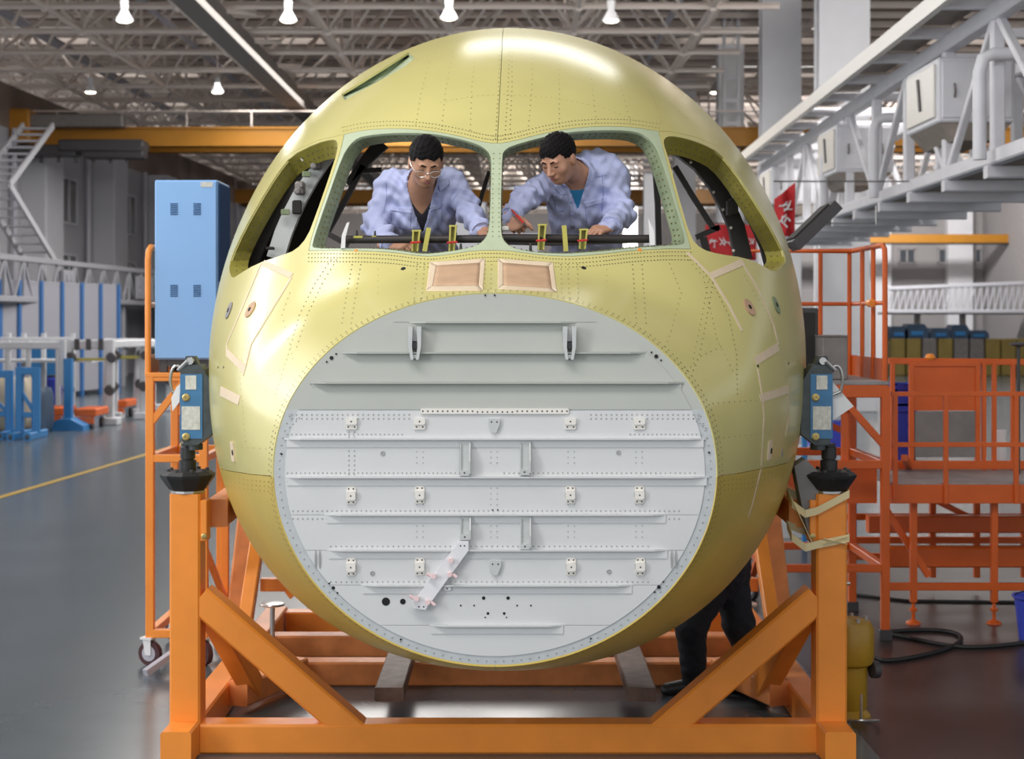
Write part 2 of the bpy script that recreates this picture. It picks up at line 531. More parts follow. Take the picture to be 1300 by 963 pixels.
# white steel columns of the right-hand row
ci = 0
for (y, x, wd) in ((37.5, 8.11, 1.25), (46, 8.07, 1.18), (55, 7.84, .93), (64, 7.2, .9), (80, 7.3, .9), (96, 7.4, .9)):
    cb = MB()
    cb.box((x, y, ROOF / 2), (wd, .12, ROOF), 0, .015)
    cb.box((x, y + .55, ROOF / 2), (wd, .12, ROOF), 0, .015)
    cb.box((x, y + .275, ROOF / 2), (.08, .5, ROOF))
    cb.box((x, y + .27, .25), (wd + .3, 1.0, .5), 0, .02)
    struct(cb.build('column', 'column'))
# lattice bracing between the second and third column
lat = MB()
for i in range(16):
    z = .4 + i * .75
    lat.bar((7.0, 50.5, z), (7.42, 50.5, z), .07, .14, 0)
    lat.bar((7.0, 50.5, z), (7.42, 50.5, z + .7), .05, .05, 0)
lat.bar((6.98, 50.5, 0), (6.98, 50.5, ROOF), .1, .1, 0).bar((7.44, 50.5, 0), (7.44, 50.5, ROOF), .1, .1, 0)
struct(lat.build('trim_1', 'column'))
# yellow line painted on the floor
la, lb = V((-6.95, 15.0, .002)), V((-4.9, 44, .002))
n2 = V((lb.y - la.y, la.x - lb.x, 0)).normalized() * .06
struct(MB().box((5.9, 9.6, .001), (7.9, 13.2, .002)).build('shade_slab', 'floor_shade'))  # thin dark slab painting the gallery's shade on the right aisle floor
struct(MB().prism([(0, 0), (1, 0), (1, 1), (0, 1)], la - n2, lb - la, n2 * 2, V((0, 0, 1)), .002).build('trim_2', 'mark'))


# ================================================================== OVERHEAD CRANES
def crane(name, y, z0, hz, label, xa=X0 + 3, xb=X1 - 1, m='crane'):
    t = thing(name, (0, y, z0), label, 'crane', 'overhead travelling cranes')
    for dy in (0, 1.9):
        b = MB().box(((xa + xb) / 2, y + dy, z0 + hz / 2), (xb - xa, .4, hz), 0, .02)
        b.box(((xa + xb) / 2, y + dy, z0 + .03), (xb - xa, .56, .06)).box(((xa + xb) / 2, y + dy, z0 + hz - .03), (xb - xa, .56, .06))
        b.build('girder', m, t)
    r = MB()
    r.bar((xa, y - .3, z0 + hz + .5), (xb, y - .3, z0 + hz + .5), .05)
    for i in range(22):
        x = xa + (xb - xa) * i / 21
        r.bar((x, y - .3, z0 + hz), (x, y - .3, z0 + hz + .5), .05)
    r.build('handrail', 'truss', t)
    return t


cr = crane('overhead_crane', 50, 7.83, .62, 'yellow-orange overhead crane girder high behind the blue cabinet')
xq = lambda px, y: (px - PX0) * y / F
tr = MB().box((xq(135, 49.5), 49.2, 7.75), (2.7, .9, .38), 0, .05).box((xq(150, 49.5), 49.2, 7.5), (1.9, .7, .3), 0, .05)
tr.box((xq(60, 49.5), 49.2, 7.6), (2.2, .8, .35), 0, .05)
for i in range(6): tr.tube([(xq(50 + 22 * i, 49), 49.2, 7.7), (xq(50 + 22 * i, 49), 49.2, 7.22)], .06)
tr.build('hoist_trolley', 'grey_dk', cr)
MB().box((xq(95, 49.4), 49.4, 8.58), (3.2, .5, .42), 0, .04).build('drive_box', 'grey_box', cr)
MB().box((xq(28, 49.4), 49.4, 8.4), (.7, .8, 1.1), 0, .06).build('end_carriage', 'crane', cr)
crane('overhead_crane', 82, 8.3, .75, 'second overhead crane girder seen lower and further away through the cockpit windows')
# short crane girder in the side bay at right
t = thing('bay_crane', (16, 74, 6.3), 'small ochre crane girder in front of the right rear wall', 'crane')
MB().box((18.5, 74, H + 97 * 74 / F), (11.0, .4, .42), 0, .02).build('girder', 'crane', t)
MB().box((18.5, 74, H + 97 * 74 / F - .24), (11.0, .6, .06)).build('rail', 'dark', t)


# high-bay lamps under the roof
def bay_lamp(px, py, y, label, k=1.0):
    p = pix(px, py, y)
    t = thing('high_bay_lamp', p, label, 'lamp', None)
    MB().lathe([(.05, .42), (.09, .40), (.12 * k, .2), (.30 * k, 0), (.31 * k, -.03), (.28 * k, -.02)], p, n=16).build('shade', 'lamp_shell', t)
    MB().lathe([(.27 * k, -.01), (.2 * k, -.05), (.0, -.06)], p, n=16).build('bulb', 'lamp', t)
    MB().tube([p + V((0, 0, .4)), V((p.x, p.y, ROOF))], .025, 6).build('hanger_rod', 'truss', t)
    return t


bay_lamp(1191, 22, 36, 'bright bell-shaped roof lamp above the right gallery')
bay_lamp(910, 117, 60, 'glowing round roof lamp between fuselage crown and lattice column')
for (px, py, y, lb) in ((158, 25, 33, 'small pale roof lamp at upper left, above the drive box'), (366, 25, 33, 'small pale roof lamp in the roof beside the long dark girder'),
                        (115, 116, 46, 'small pale roof lamp lower left, above the yellow crane'), (276, 116, 46, 'small pale roof lamp above the crane, left of the long dark girder'),
                        (570, 22, 33, 'small pale roof lamp just over the fuselage crown'), (776, 25, 33, 'small pale roof lamp right of the fuselage top')):
    bay_lamp(px, py, y, lb, .62)


# ================================================================== RIGHT GALLERY
gt = thing('gallery_bridge', (6.5, 16, 0), 'long white steel gallery truss running back along the right side', 'gallery')
GX0, GX1 = 5.05, 6.55
gdx = 0.0221


def gx(x, y):
    return x + y * gdx


GZ0, GZ1 = 4.12, 5.74
YA, YB = 13.0, 36.0
for x in (GX0, GX1):
    for z, s in ((GZ0, .17), (GZ1, .2)):
        MB().bar((gx(x, YA), YA, z), (gx(x, YB), YB, z), s).build('chord', 'gantry', gt)
    nb = 11
    for i in range(nb + 1):
        y = YA + (YB - YA) * i / nb
        MB().bar((gx(x, y), y, GZ0), (gx(x, y), y, GZ1), .14, .14).build('post', 'gantry', gt)
        if i < nb:
            y2 = YA + (YB - YA) * (i + 1) / nb
            a, b = (GZ0, GZ1) if i % 2 else (GZ1, GZ0)
            MB().bar((gx(x, y), y, a), (gx(x, y2), y2, b), .09, .09).build('brace', 'gantry', gt)
for i in range(12):
    y = YA + .6 + i * 1.85
    MB().bar((gx(GX0 - .1, y), y, GZ0 - .16), (gx(GX1 + .2, y), y, GZ0 - .16), .16, .14).build('floor_joist', 'gantry', gt)
    MB().bar((gx(GX0 - .62, y), y, GZ1 + .12), (gx(GX1 + .2, y), y, GZ1 + .12), .12, .13).build('roof_joist', 'gantry', gt)
MB().bar((gx(GX0 - .62, YA), YA, GZ1 + .16), (gx(GX0 - .62, YB), YB, GZ1 + .16), .09, .2, 0).build('fascia', 'clip', gt)
for i in range(12):
    y = YA + 1.5 + i * 1.85
    MB().box((gx(GX0 - .3, y), y, GZ1 + .22), (.6, 1.7, .03)).build('roof_board', 'gantry_under', gt)
for i in range(12):
    y = YA + 1.5 + i * 1.85
    MB().box((gx((GX0 + GX1) / 2, y), y, GZ0 - .05), (GX1 - GX0 - .2, 1.75, .04)).build('floor_board', 'gantry_under', gt)
for (px, ya, yb) in ((1193, 17.0, 20.2), (1069, 22.5, 24.5), (1040, 26.5, 28.5)):
    x = gx(GX0 - .25, ya)
    MB().tube([(x + 1.2, ya, GZ1 - .5), (x + .15, ya, GZ1 - .5), (x + .04, ya, GZ1 - .55), (x, ya, GZ1 - .7), (x, ya, GZ0 - .05)], .075, 10).build('pipe', 'gantry', gt)
# cabinets hanging in the gallery (three units, spaced down the bridge)
for (y, lb) in ((19.6, 'large grey-white ventilation cabinet hung in the gallery, nearest of the row'), (26.2, 'grey-white ventilation cabinet second along the gallery'),
                (33.5, 'small-looking grey-white ventilation cabinet deepest along the gallery')):
    x = gx(GX0, y)
    c = thing('air_cabinet', (x + .2, y, GZ1 - 1.05), lb, 'cabinet', 'cabinets hung in the gallery')
    MB().box((x + .22, y, GZ1 - .62), (.95, 1.5, .80), 0, .02).build('body', 'gantry', c)
    MB().box((x + .22, y - .76, GZ1 - .62), (.86, .03, .7), 0, .01).build('door', 'gantry', c)
    MB().prism([(-.45, 0), (.45, 0), (.25, -.22), (-.25, -.22)], (x + .22, y - .7, GZ1 - 1.02), (1, 0, 0), (0, 0, 1), (0, 1, 0), 1.4).build('hopper', 'gantry_under', c)
    MB().box((x - .27, y, GZ1 - .62), (.03, 1.3, .66), 0, .01).build('side_panel', 'clip', c)
    MB().prism([(-.10, .22), (-.02, .22), (.10, -.2), (.02, -.2)], (x - .29, y, GZ1 - .6), (0, -1, 0), (0, 0, 1), (-1, 0, 0), .015).build('slot_handle', 'grey_dk', c)
    for s in (-.28, .28):
        MB().tube([(x + .22 + s, y - .78, GZ1 - .72), (x + .22 + s, y - .81, GZ1 - .66), (x + .22 + s, y - .78, GZ1 - .55)], .015, 6).build('handle', 'grey_box', c)
# red banners with pale brush strokes
for (px0, px1, py0, py1, y, lb, tx) in ((984, 1009, 232, 300, 21.0, 'red banner with white characters hanging below the gallery, outside the fuselage', 1),
                                    (896, 960, 285, 330, 23.5, 'lower red banner with white characters seen through the right side window', 2)):
    a, b = pix(px0, py1, y), pix(px1, py0, y)
    t = thing('banner', ((a.x + b.x) / 2, y, a.z), lb, 'banner')
    nx, nz = 10, 6
    vs, fs = [], []
    for j in range(nz + 1):
        for i in range(nx + 1):
            u, v = i / nx, j / nz
            top = .30 * (b.z - a.z) * (1 - u) if tx == 1 else 0
            vs.append((a.x + (b.x - a.x) * u, y + .05 * math.sin(u * 9 + v * 2), a.z + (b.z - a.z - top) * v))
    for j in range(nz):
        for i in range(nx):
            p = j * (nx + 1) + i
            fs.append((p, p + 1, p + nx + 2, p + nx + 1))
    o = MB().add(vs, fs, True).build('cloth', 'red', t)
    so = o.modifiers.new('thick', 'SOLIDIFY'); so.thickness = .012
    g = MB()
    W_, H_ = b.x - a.x, b.z - a.z
    rr = random.Random(11 + tx)
    for q in range(2 if tx == 1 else 5):
        cx = a.x + W_ * ((.5) if tx == 1 else (.12 + .19 * q))
        cz = a.z + H_ * ((.28 + .30 * q) if tx == 1 else .5)
        s = .10 if tx == 1 else .075
        for e in range(6):
            px_, pz_, an, le = cx + rr.uniform(-.6, .6) * s, cz + rr.uniform(-.7, .7) * s, rr.choice((0, .1, 1.5, .8, 2.3, 1.2)), s * rr.uniform(.5, 1.3)
            dx, dz = math.cos(an) * le / 2, math.sin(an) * le / 2
            g.tube([(px_ - dx, y - .075, pz_ - dz), (px_ + dx * .2, y - .078, pz_ + dz * .2), (px_ + dx, y - .075, pz_ + dz)], [s * .13, s * .10, s * .04], 6)
    g.build('lettering', 'paper', t)
    MB().tube([(a.x - .02, y, b.z + .02), (gx(GX0, y), y, b.z + .02)], .012, 6).build('rod', 'steel', t)
    if b.z < GZ0 - .1: MB().tube([(gx(GX0, y), y, b.z), (gx(GX0, y), y, GZ0)], .012, 6).build('drop_rod', 'steel', t)
    for x in (a.x + .05, b.x - .02):
        MB().tube([(x, y, b.z + .02), (x, y, GZ0 - .2 if b.z < GZ0 - .2 else b.z + .3)], .004, 4).build('cord', 'paper', t)

# ================================================================== LEFT BACKGROUND
# lattice gallery along the left wall
gl = thing('wall_gallery', (-13, 40, 3), 'grey lattice walkway fixed along the left wall above the partition', 'gallery')


def lg(y, off):
    p = lw(y)
    return V((p.x + off, y, 0))


zt, zb = 3.86, 2.78
for z, s in ((zt, .16), (zb, .16)):
    MB().bar(lg(30, 3.2) + V((0, 0, z)), lg(92, 3.2) + V((0, 0, z)), s).build('chord', 'lattice', gl)
n = 44
for i in range(n):
    y = 30 + 62 * i / n
    y2 = 30 + 62 * (i + 1) / n
    ym = (y + y2) / 2
    MB().bar(lg(y, 3.2) + V((0, 0, zb)), lg(y, 3.2) + V((0, 0, zt)), .09).build('post', 'lattice', gl)
    MB().bar(lg(y, 3.2) + V((0, 0, zt)), lg(ym, 3.2) + V((0, 0, zb)), .07).build('brace', 'lattice', gl)
    MB().bar(lg(ym, 3.2) + V((0, 0, zb)), lg(y2, 3.2) + V((0, 0, zt)), .07).build('brace', 'lattice', gl)
MB().prism([(0, 0), (62, 0), (62, .05), (0, .05)], lg(30, 3.2) + V((0, 0, zb - .12)), ld, V((0, 0, 1)), -ln, 3.0).build('walkway_deck', 'grey_box', gl)
for y in (33, 42, 51, 60, 70, 80):
    MB().bar(lg(y, 3.0), lg(y, 3.0) + V((0, 0, zb)), .2).build('support_post', 'lattice', gl)
for i, y in enumerate((37.5, 44.5, 52.0, 61.0)):
    p = lg(y, 3.34)
    lb = ['nearest of the four', 'second of the four', 'third of the four', 'furthest of the four'][i]
    t = thing('notice_box', p + V((0, 0, 3.0)), 'pale junction box on the left lattice walkway, ' + lb, 'box', 'junction boxes on the walkway')
    MB().box(p + V((0, 0, 3.28)), (.10, .95, .75), ang - R(90), .01).build('body', 'part_grey', t)
    for s in (-.2, .2):
        for zz in (-.15, .15):
            MB().box(p + V((.06, s, 3.28 + zz)), (.03, .22, .18), ang - R(90)).build('inset', 'lattice', t)
# slanting stair against the left wall
st = thing('wall_stair', lg(44, 1.5), 'steep white ladder stair zigzagging up the left wall', 'stair')
for (x0, z0, x1, z1) in ((47.0, 3.9, 43.0, 6.0), (43.0, 6.0, 46.6, 8.1)):
    for off in (1.3, 2.2):
        MB().bar(lg(x0, off) + V((0, 0, z0)), lg(x1, off) + V((0, 0, z1)), .08, .2).build('stringer', 'pilaster', st)
    for i in range(9):
        f = (i + .5) / 9
        p = lg(x0 + (x1 - x0) * f, 1.75) + V((0, 0, z0 + (z1 - z0) * f))
        MB().box(p, (.95, .26, .05)).build('tread', 'pilaster', st)
# blue-grey partition of tall panels
pt = thing('partition_screen', (-14, 42, 0), 'row of tall grey partition panels with blue posts at far left', 'partition')
PA, PB = V((xq(-8, 40), 40, 0)), V((xq(148, 47), 47, 0))
pd = (PB - PA).normalized()
pn = V((pd.y, -pd.x, 0))
Lp = (PB - PA).length
pa = math.atan2(pd.y, pd.x)
for i in range(6):
    c = PA + pd * (Lp * (i + .5) / 6)
    MB().box(c + V((0, 0, 1.7)), (Lp / 6 - .1, .06, 3.1), pa, .01).build('panel', 'part_grey', pt)
for i in range(7):
    c = PA + pd * (Lp * i / 6)
    MB().box(c + V((0, 0, 1.65)) + pn * .05, (.55 if i == 0 else .13, .12, 3.3), pa, .015).build('post', 'part_blue', pt)
MB().box((PA + PB) / 2 + V((0, 0, 3.25)), (Lp, .08, .08), pa).build('top_rail', 'part_grey', pt)


# blue trestles, white jigs, orange dollies, covered loads
def trestle(px0, px1, pyt, D, label, legs=True):
    x0, x1 = xq(px0, D), xq(px1, D)
    zt_ = H + (400 - pyt) * D / F
    t = thing('blue_trestle', ((x0 + x1) / 2, D, 0), label, 'trestle', None)
    for x in (x0, x1):
        MB().bar((x, D, 0.12), (x, D, zt_), .14, .14).build('leg', 'tr_blue', t)
        MB().bar((x, D - .55, .07), (x, D + .55, .07), .12, .14).build('foot', 'tr_blue', t)
    MB().bar((x0, D, zt_ - .07), (x1, D, zt_ - .07), .14, .14).build('top_beam', 'tr_blue', t)
    MB().bar((x0, D, .45), (x1, D, .45), .1, .1).build('rail', 'tr_blue', t)
    MB().bar((x0, D, .95), (x1, D, .45), .07, .07).build('brace', 'tr_blue', t)
    for x in (x0, x1):
        MB().lathe([(.07, -.03), (.07, .03)], (x, D - .5, .07), (1, 0, 0), 12).build('wheel', 'grey_dk', t)
    return t


trestle(25, 46, 466, 29.3, 'blue steel trestle with open frame, left of the white jigs')
trestle(-22, 12, 470, 29.6, 'blue steel trestle cut off by the left edge of the picture')
t = thing('blue_stand', (xq(87, 31.5), 31.5, 0), 'single blue post stand with splayed foot in front of the white jigs', 'stand')
MB().bar((xq(87, 31.5), 31.5, .1), (xq(87, 31.5), 31.5, H - 55 * 31.5 / F), .17, .17).build('post', 'tr_blue', t)
MB().prism([(-.38, 0), (.38, 0), (.38, .1), (.12, .24), (-.12, .24), (-.38, .1)], (xq(87, 31.5), 31.2, 0), (1, 0, 0), (0, 0, 1), (0, 1, 0), .6).build('foot', 'tr_blue', t)
MB().bar((xq(78, 31.5), 31.6, .9), (xq(78, 31.5), 31.6, 1.85), .12, .12).build('upright', 'tr_white', t)


def jig(px0, px1, pyt, D, label, depth=1.8):
    x0, x1 = xq(px0, D), xq(px1, D)
    zt_ = H + (400 - pyt) * D / F
    t = thing('assembly_jig', ((x0 + x1) / 2, D, 0), label, 'jig', 'white portal jigs')
    for x, dd in ((x0, 0), (x1, 0), (x0 + .5, depth), (x1 + .3, depth)):
        MB().bar((x, D + dd, 0), (x, D + dd, zt_), .17, .17).build('post', 'tr_white', t)
        MB().box((x, D + dd, .08), (.4, .4, .16), 0, .02).build('foot', 'tr_white', t)
        MB().lathe([(.10, -.1), (.12, 0), (.10, .1)], (x + .02, D + dd - .12, .75), (0, 1, 0), 10).build('clamp', 'grey_dk', t)
        MB().lathe([(.10, -.1), (.12, 0), (.10, .1)], (x + .06, D + dd - .12, 1.45), (0, 1, 0), 10).build('clamp', 'grey_dk', t)
    for dd in (0, depth):
        MB().bar((x0 + dd * .16, D + dd, zt_ - .1), (x1 + dd * .1, D + dd, zt_ - .1), .16, .2).build('crossbeam', 'tr_white', t)
        MB().bar((x0 + .1 + dd * .16, D + dd, zt_ - .42), (x1 + dd * .1, D + dd, zt_ - .42), .06, .06).build('rail', 'yellow_fit', t)
    for x in (x0, x1):
        MB().bar((x, D, zt_ - .1), (x + (.5 if x == x0 else .3), D + depth, zt_ - .1), .14, .16).build('side_beam', 'tr_white', t)
        MB().bar((x - .16, D + .1, .3), (x - .1, D + .1, zt_ - .3), .07, .07).build('brace', 'tr_white', t)
    for f in (.22, .5, .8):
        MB().box((x0 + (x1 - x0) * f, D - .1, zt_ - .1), (.1, .06, .24)).build('clip', 'grey_dk', t)
    return t


jig(88, 140, 431, 33.0, 'white portal jig with black clips, nearer of the pair')
jig(143, 178, 431, 36.0, 'white portal jig further back, partly behind the orange cart post')


def dolly(px0, px1, D, label):
    x0, x1 = xq(px0, D), xq(px1, D)
    t = thing('orange_dolly', ((x0 + x1) / 2, D, 0), label, 'dolly')
    MB().box(((x0 + x1) / 2, D + .5, .34), (x1 - x0, 1.0, .16), 0, .02).build('platform', 'orange_deep', t)
    MB().box(((x0 + x1) / 2, D + .02, .18), (x1 - x0 - .1, .06, .14)).build('skirt', 'orange_deep', t)
    for x in (x0 + .12, x1 - .12):
        for y in (D + .1, D + .9):
            MB().lathe([(.1, -.03), (.1, .03)], (x, y, .1), (1, 0, 0), 12).build('wheel', 'grey_dk', t)
    return t


dolly(94, 122, 31.7, 'low orange dolly between the blue stand and white jig')
dolly(50, 80, 32.0, 'low orange dolly behind the open blue trestle')
dolly(147, 160, 34.8, 'low orange dolly under the further white jig')
# covered loads
for (px0, px1, py0, py1, D, m, lb) in ((-6, 22, 478, 520, 31.0, 'tan', 'tan cloth-covered load at the left edge'), (24, 42, 480, 512, 31.9, 'tan', 'tan cloth-covered load framed by the blue trestle'),
                                       (50, 62, 492, 522, 30.6, 'navy', 'dark green-blue covered load right of the blue trestle')):
    a, b = pix(px0, py1, D), pix(px1, py0, D)
    bm = bmesh.new()
    bmesh.ops.create_icosphere(bm, subdivisions=3, radius=1)
    rr = random.Random(int(px0) + 50)
    mb = MB()
    for v_ in bm.verts:
        x, y, z = v_.co
        p = [math.copysign(abs(q) ** .55, q) for q in (x, y, z)]
        nz = .06 * math.sin(9 * x + px0) * math.cos(7 * z) + .05 * math.sin(13 * y + 5 * x)
        v_.co = V((p[0] * (1 + nz) * (b.x - a.x) / 2 + (a.x + b.x) / 2, D + p[1] * .5, max(.0, (b.z) / 2 + p[2] * (1 + nz) * b.z / 2)))
    bm.verts.index_update()
    mb.add([v_.co for v_ in bm.verts], [tuple(q.index for q in f.verts) for f in bm.faces], True)
    bm.free()
    tag(mb.build('covered_load', m, origin=(((a.x + b.x) / 2, D, 0))), lb, 'load')
# long white table frame at the left edge
t = thing('white_workbench', (xq(20, 33), 33.5, 0), 'long white workbench frame behind the blue trestles', 'workbench')
zt_ = H - 38 * 33.5 / F
for (y, z) in ((33.5, zt_), (34.6, zt_ + .08)):
    MB().bar((xq(-20, 33.5), y, z), (xq(76, 33.5), y, z), .14, .16).build('beam', 'tr_white', t)
for px in (-10, 10, 36, 74):
    MB().bar((xq(px, 33.5), 33.5, 0), (xq(px, 33.5), 33.5, zt_ + .1), .1, .1).build('leg', 'tr_white', t)
    MB().bar((xq(px, 33.5), 34.6, 0), (xq(px, 33.5), 34.6, zt_ + .25), .1, .1).build('leg', 'tr_white', t)
MB().box((xq(28, 33.5), 34.05, zt_ - .35), (3.0, 1.0, .06)).build('shelf', 'tr_white', t)
for (px, D, c, lb) in ((74, 36.2, 'bucket', 'blue plastic drum behind the blue post stand'), (62, 37.0, 'tr_blue', 'blue steel locker behind the white workbench')):
    x = xq(px, D)
    t = thing('drum' if c == 'bucket' else 'locker', (x, D, 0), lb, 'drum' if c == 'bucket' else 'locker')
    if c == 'bucket':
        MB().lathe([(.26, 0), (.28, .05), (.28, .42), (.30, .44), (.28, .46), (.28, .85), (.24, .9)], (x, D, 0), n=16).build('body', c, t)
        MB().lathe([(.25, .9), (.25, .94)], (x, D, 0), n=16).build('lid', 'grey_dk', t)
    else:
        MB().box((x, D, .9), (.9, .5, 1.8), 0, .01).build('body', c, t)
        MB().box((x - .2, D - .26, .9), (.38, .03, 1.6)).build('door', c, t)
        MB().box((x + .22, D - .26, .9), (.38, .03, 1.6)).build('door', c, t)
# ================================================================== RIGHT BACKGROUND
gr = thing('rear_gallery', (16, 70, 3), 'grey lattice gallery crossing in front of the right rear wall', 'gallery')
y = 70
za, zb2 = H + 5 * y / F, H + 34 * y / F
for z in (za, zb2): MB().bar((xq(1125, y), y, z), (xq(1303, y), y, z + (.0 if z == za else .25)), .16).build('chord', 'pilaster', gr)
for i in range(22):
    x = xq(1125, y) + i * .29
    MB().bar((x, y, za), (x + .29, y, zb2 + .01 * i), .06).build('brace', 'pilaster', gr)
    MB().bar((x, y, za), (x, y, zb2 + .01 * i), .05).build('post', 'pilaster', gr)
MB().box((xq(1214, y), y + .8, za - .1), (xq(1303, y) - xq(1125, y), 1.6, .1)).build('walkway_deck', 'grey_box', gr)
for px in (1168, 1226): MB().bar((xq(px, y), y + .5, 0), (xq(px, y), y + .5, za), .25).build('support_post', 'grey_box', gr)
# dark blue machines on a yellow bed
mc = thing('machine_bed', (18, 60, 0), 'long yellow machine bed far back at right', 'machine')
y = 60
for i in range(9):
    a, b = xq(1128 + 20 * i, y), xq(1146 + 20 * i, y)
    MB().box(((a + b) / 2, y, .72), (b - a, .8, 1.44), 0, .03).build('bed_block', 'mach_yel' if i not in (2, 4, 5) else 'grey_box', mc)
for i, (px0, px1, py) in enumerate(((1126, 1150, 414), (1146, 1176, 411), (1178, 1204, 416), (1203, 1228, 412), (1226, 1252, 419))):
    a, b = xq(px0, y), xq(px1, y)
    zt_ = H + (400 - py) * y / F
    lb = ['first from the left, low and boxy', 'second from the left, the tallest', 'in the middle, sloped and dull', 'second from the right', 'last at the right, lowest'][i]
    t = thing('milling_head', ((a + b) / 2, y, 1.44), 'dark blue machine head on the yellow bed, ' + lb, 'machine', 'machine heads on the yellow bed')
    MB().prism([(-.5, 0), (.5, 0), (.5, .6), (.32, 1), (-.36, 1), (-.5, .55)], ((a + b) / 2, y - .35, 1.45), V((b - a, 0, 0)), V((0, 0, zt_ - 1.45)), (0, 1, 0), .8).build('housing', 'navy', t)
    MB().box(((a + b) / 2, y - .38, 1.45 + (zt_ - 1.45) * .35), ((b - a) * .5, .06, (zt_ - 1.45) * .3), 0, .01).build('hatch', 'tr_blue', t)
# ================================================================== AIRCRAFT NOSE SECTION
# stations along the axis: depth, centre x, half width, z of widest line, top z, bottom z, upper exponent, lower exponent
ST = np.array([
    # D     cx      a      zc     zt     zb     nu    nl
    [6.50, -0.072, 0.940, 1.683, 2.447, 0.863, 2.08, 1.97],
    [6.70, -0.066, 1.045, 1.725, 2.500, 0.803, 2.07, 2.00],
    [6.95, -0.060, 1.165, 1.785, 2.580, 0.745, 2.06, 2.05],
    [7.25, -0.052, 1.290, 1.850, 2.850, 0.675, 2.04, 2.10],
    [7.60, -0.044, 1.415, 1.915, 3.195, 0.592, 2.02, 2.14],
    [8.00, -0.036, 1.535, 1.985, 3.515, 0.502, 2.00, 2.18],
    [8.40, -0.029, 1.630, 2.050, 3.750, 0.412, 1.98, 2.20],
    [8.80, -0.021, 1.705, 2.105, 3.925, 0.335, 1.97, 2.20],
    [9.25, -0.013, 1.775, 2.155, 4.080, 0.280, 1.96, 2.20]])
DA, DB = 6.50, 9.25


def pchip(x, y):
    h = np.diff(x)
    d = np.diff(y) / h
    m = np.zeros_like(y)
    m[1:-1] = np.where(d[:-1] * d[1:] > 0, 2 * d[:-1] * d[1:] / (d[:-1] + d[1:] + 1e-12), 0)
    m[0], m[-1] = d[0], d[-1]

    def f(q):
        q = np.clip(q, x[0], x[-1])
        i = np.clip(np.searchsorted(x, q) - 1, 0, len(h) - 1)
        t = (q - x[i]) / h[i]
        return ((2 * t**3 - 3 * t**2 + 1) * y[i] + (t**3 - 2 * t**2 + t) * h[i] * m[i] + (-2 * t**3 + 3 * t**2) * y[i + 1] + (t**3 - t**2) * h[i] * m[i + 1])
    return f


FN = [pchip(ST[:, 0], ST[:, i]) for i in range(1, 8)]
ZFOLD, TILT = 1.95, 0.17            # the upper part of the bulkhead leans back above this height


def surf(th, D):
    """point(s) of the outer skin at angle th (0 = right, 90 deg = top) and station D"""
    th, D = np.asarray(th, float), np.asarray(D, float)
    cx, a, zc, zt, zb, nu, nl = [f(D) for f in FN]
    c, s = np.cos(th), np.sin(th)
    n = np.where(s >= 0, nu, nl)
    hb = np.where(s >= 0, zt - zc, zc - zb)
    x = cx + a * np.sign(c) * np.abs(c) ** (2 / n)
    z = zc + hb * np.sign(s) * np.abs(s) ** (2 / n)
    fade = np.clip((DB - D) / (DB - DA), 0, 1)
    y = D + np.maximum(0, z - ZFOLD) * TILT * fade ** 3
    return np.stack([x, y, z], -1)


def snorm(th, D, e=1e-3):
    D = np.asarray(D, float)
    D0, D1 = np.clip(D - e, DA, DB), np.clip(D + e, DA, DB)
    dt = surf(np.asarray(th) + e, D) - surf(np.asarray(th) - e, D)
    dd = surf(th, D1) - surf(th, D0)
    n = np.cross(dd, dt)
    n /= np.linalg.norm(n, axis=-1, keepdims=True) + 1e-12
    return n


TH0 = -math.pi / 2
NT, ND = 720, 150
_th = TH0 + np.linspace(0, 2 * math.pi, NT + 1)
_dd = np.linspace(DA, DB, ND + 1)
_g = surf(_th[:, None], _dd[None, :])
_verts = [V(p) for p in _g.reshape(-1, 3)]
_faces = [(i * (ND + 1) + j, (i + 1) * (ND + 1) + j, (i + 1) * (ND + 1) + j + 1, i * (ND + 1) + j + 1) for i in range(NT) for j in range(ND)]
BV = BVHTree.FromPolygons(_verts, _faces)
CAM = V((0, 0, H))
# check the outward direction once
_n = snorm(np.array([0.0]), np.array([8.0]))[0]
NS = 1.0 if _n[0] > 0 else -1.0


def hit(px, py):
    """station parameters (theta, D) of the skin seen at a photo pixel (None outside the outline)"""
    d = V(((px - PX0) / F, 1, (PY0 - py) / F)).normalized()
    loc, nrm, fi, dist = BV.ray_cast(CAM, d)
    if loc is None:
        return None
    i, j = divmod(fi, ND)
    th, D = (_th[i] + _th[i + 1]) / 2, (_dd[j] + _dd[j + 1]) / 2
    for _ in range(4):                                   # Newton steps onto the hit point
        p = surf(th, D)
        e = 1e-3
        a = (surf(th + e, D) - surf(th - e, D)) / (2 * e)
        b = (surf(th, min(D + e, DB)) - surf(th, max(D - e, DA))) / (min(D + e, DB) - max(D - e, DA))
        r = np.array(loc) - p
        A = np.stack([a, b], -1)
        q, *_x = np.linalg.lstsq(A, r, rcond=None)
        th, D = th + q[0], min(DB, max(DA, D + q[1]))
    return th, D


def resample(pts, step, closed=False):
    pts = [np.array(p, float) for p in pts]
    if closed: pts = pts + [pts[0]]
    out = [pts[0]]
    for a, b in zip(pts[:-1], pts[1:]):
        k = max(1, int(round(np.linalg.norm(b - a) / step)))
        for i in range(1, k + 1):
            out.append(a + (b - a) * i / k)
    return out[:-1] if closed else out


def smooth_loop(pts, it=2, closed=True):
    """corner-cutting (Chaikin) for soft outlines"""
    for _ in range(it):
        q = []
        n = len(pts)
        for i in range(n if closed else n - 1):
            a, b = np.array(pts[i], float), np.array(pts[(i + 1) % n], float)
            q += [a * .75 + b * .25, a * .25 + b * .75]
        if not closed: q = [np.array(pts[0], float)] + q + [np.array(pts[-1], float)]
        pts = q
    return pts


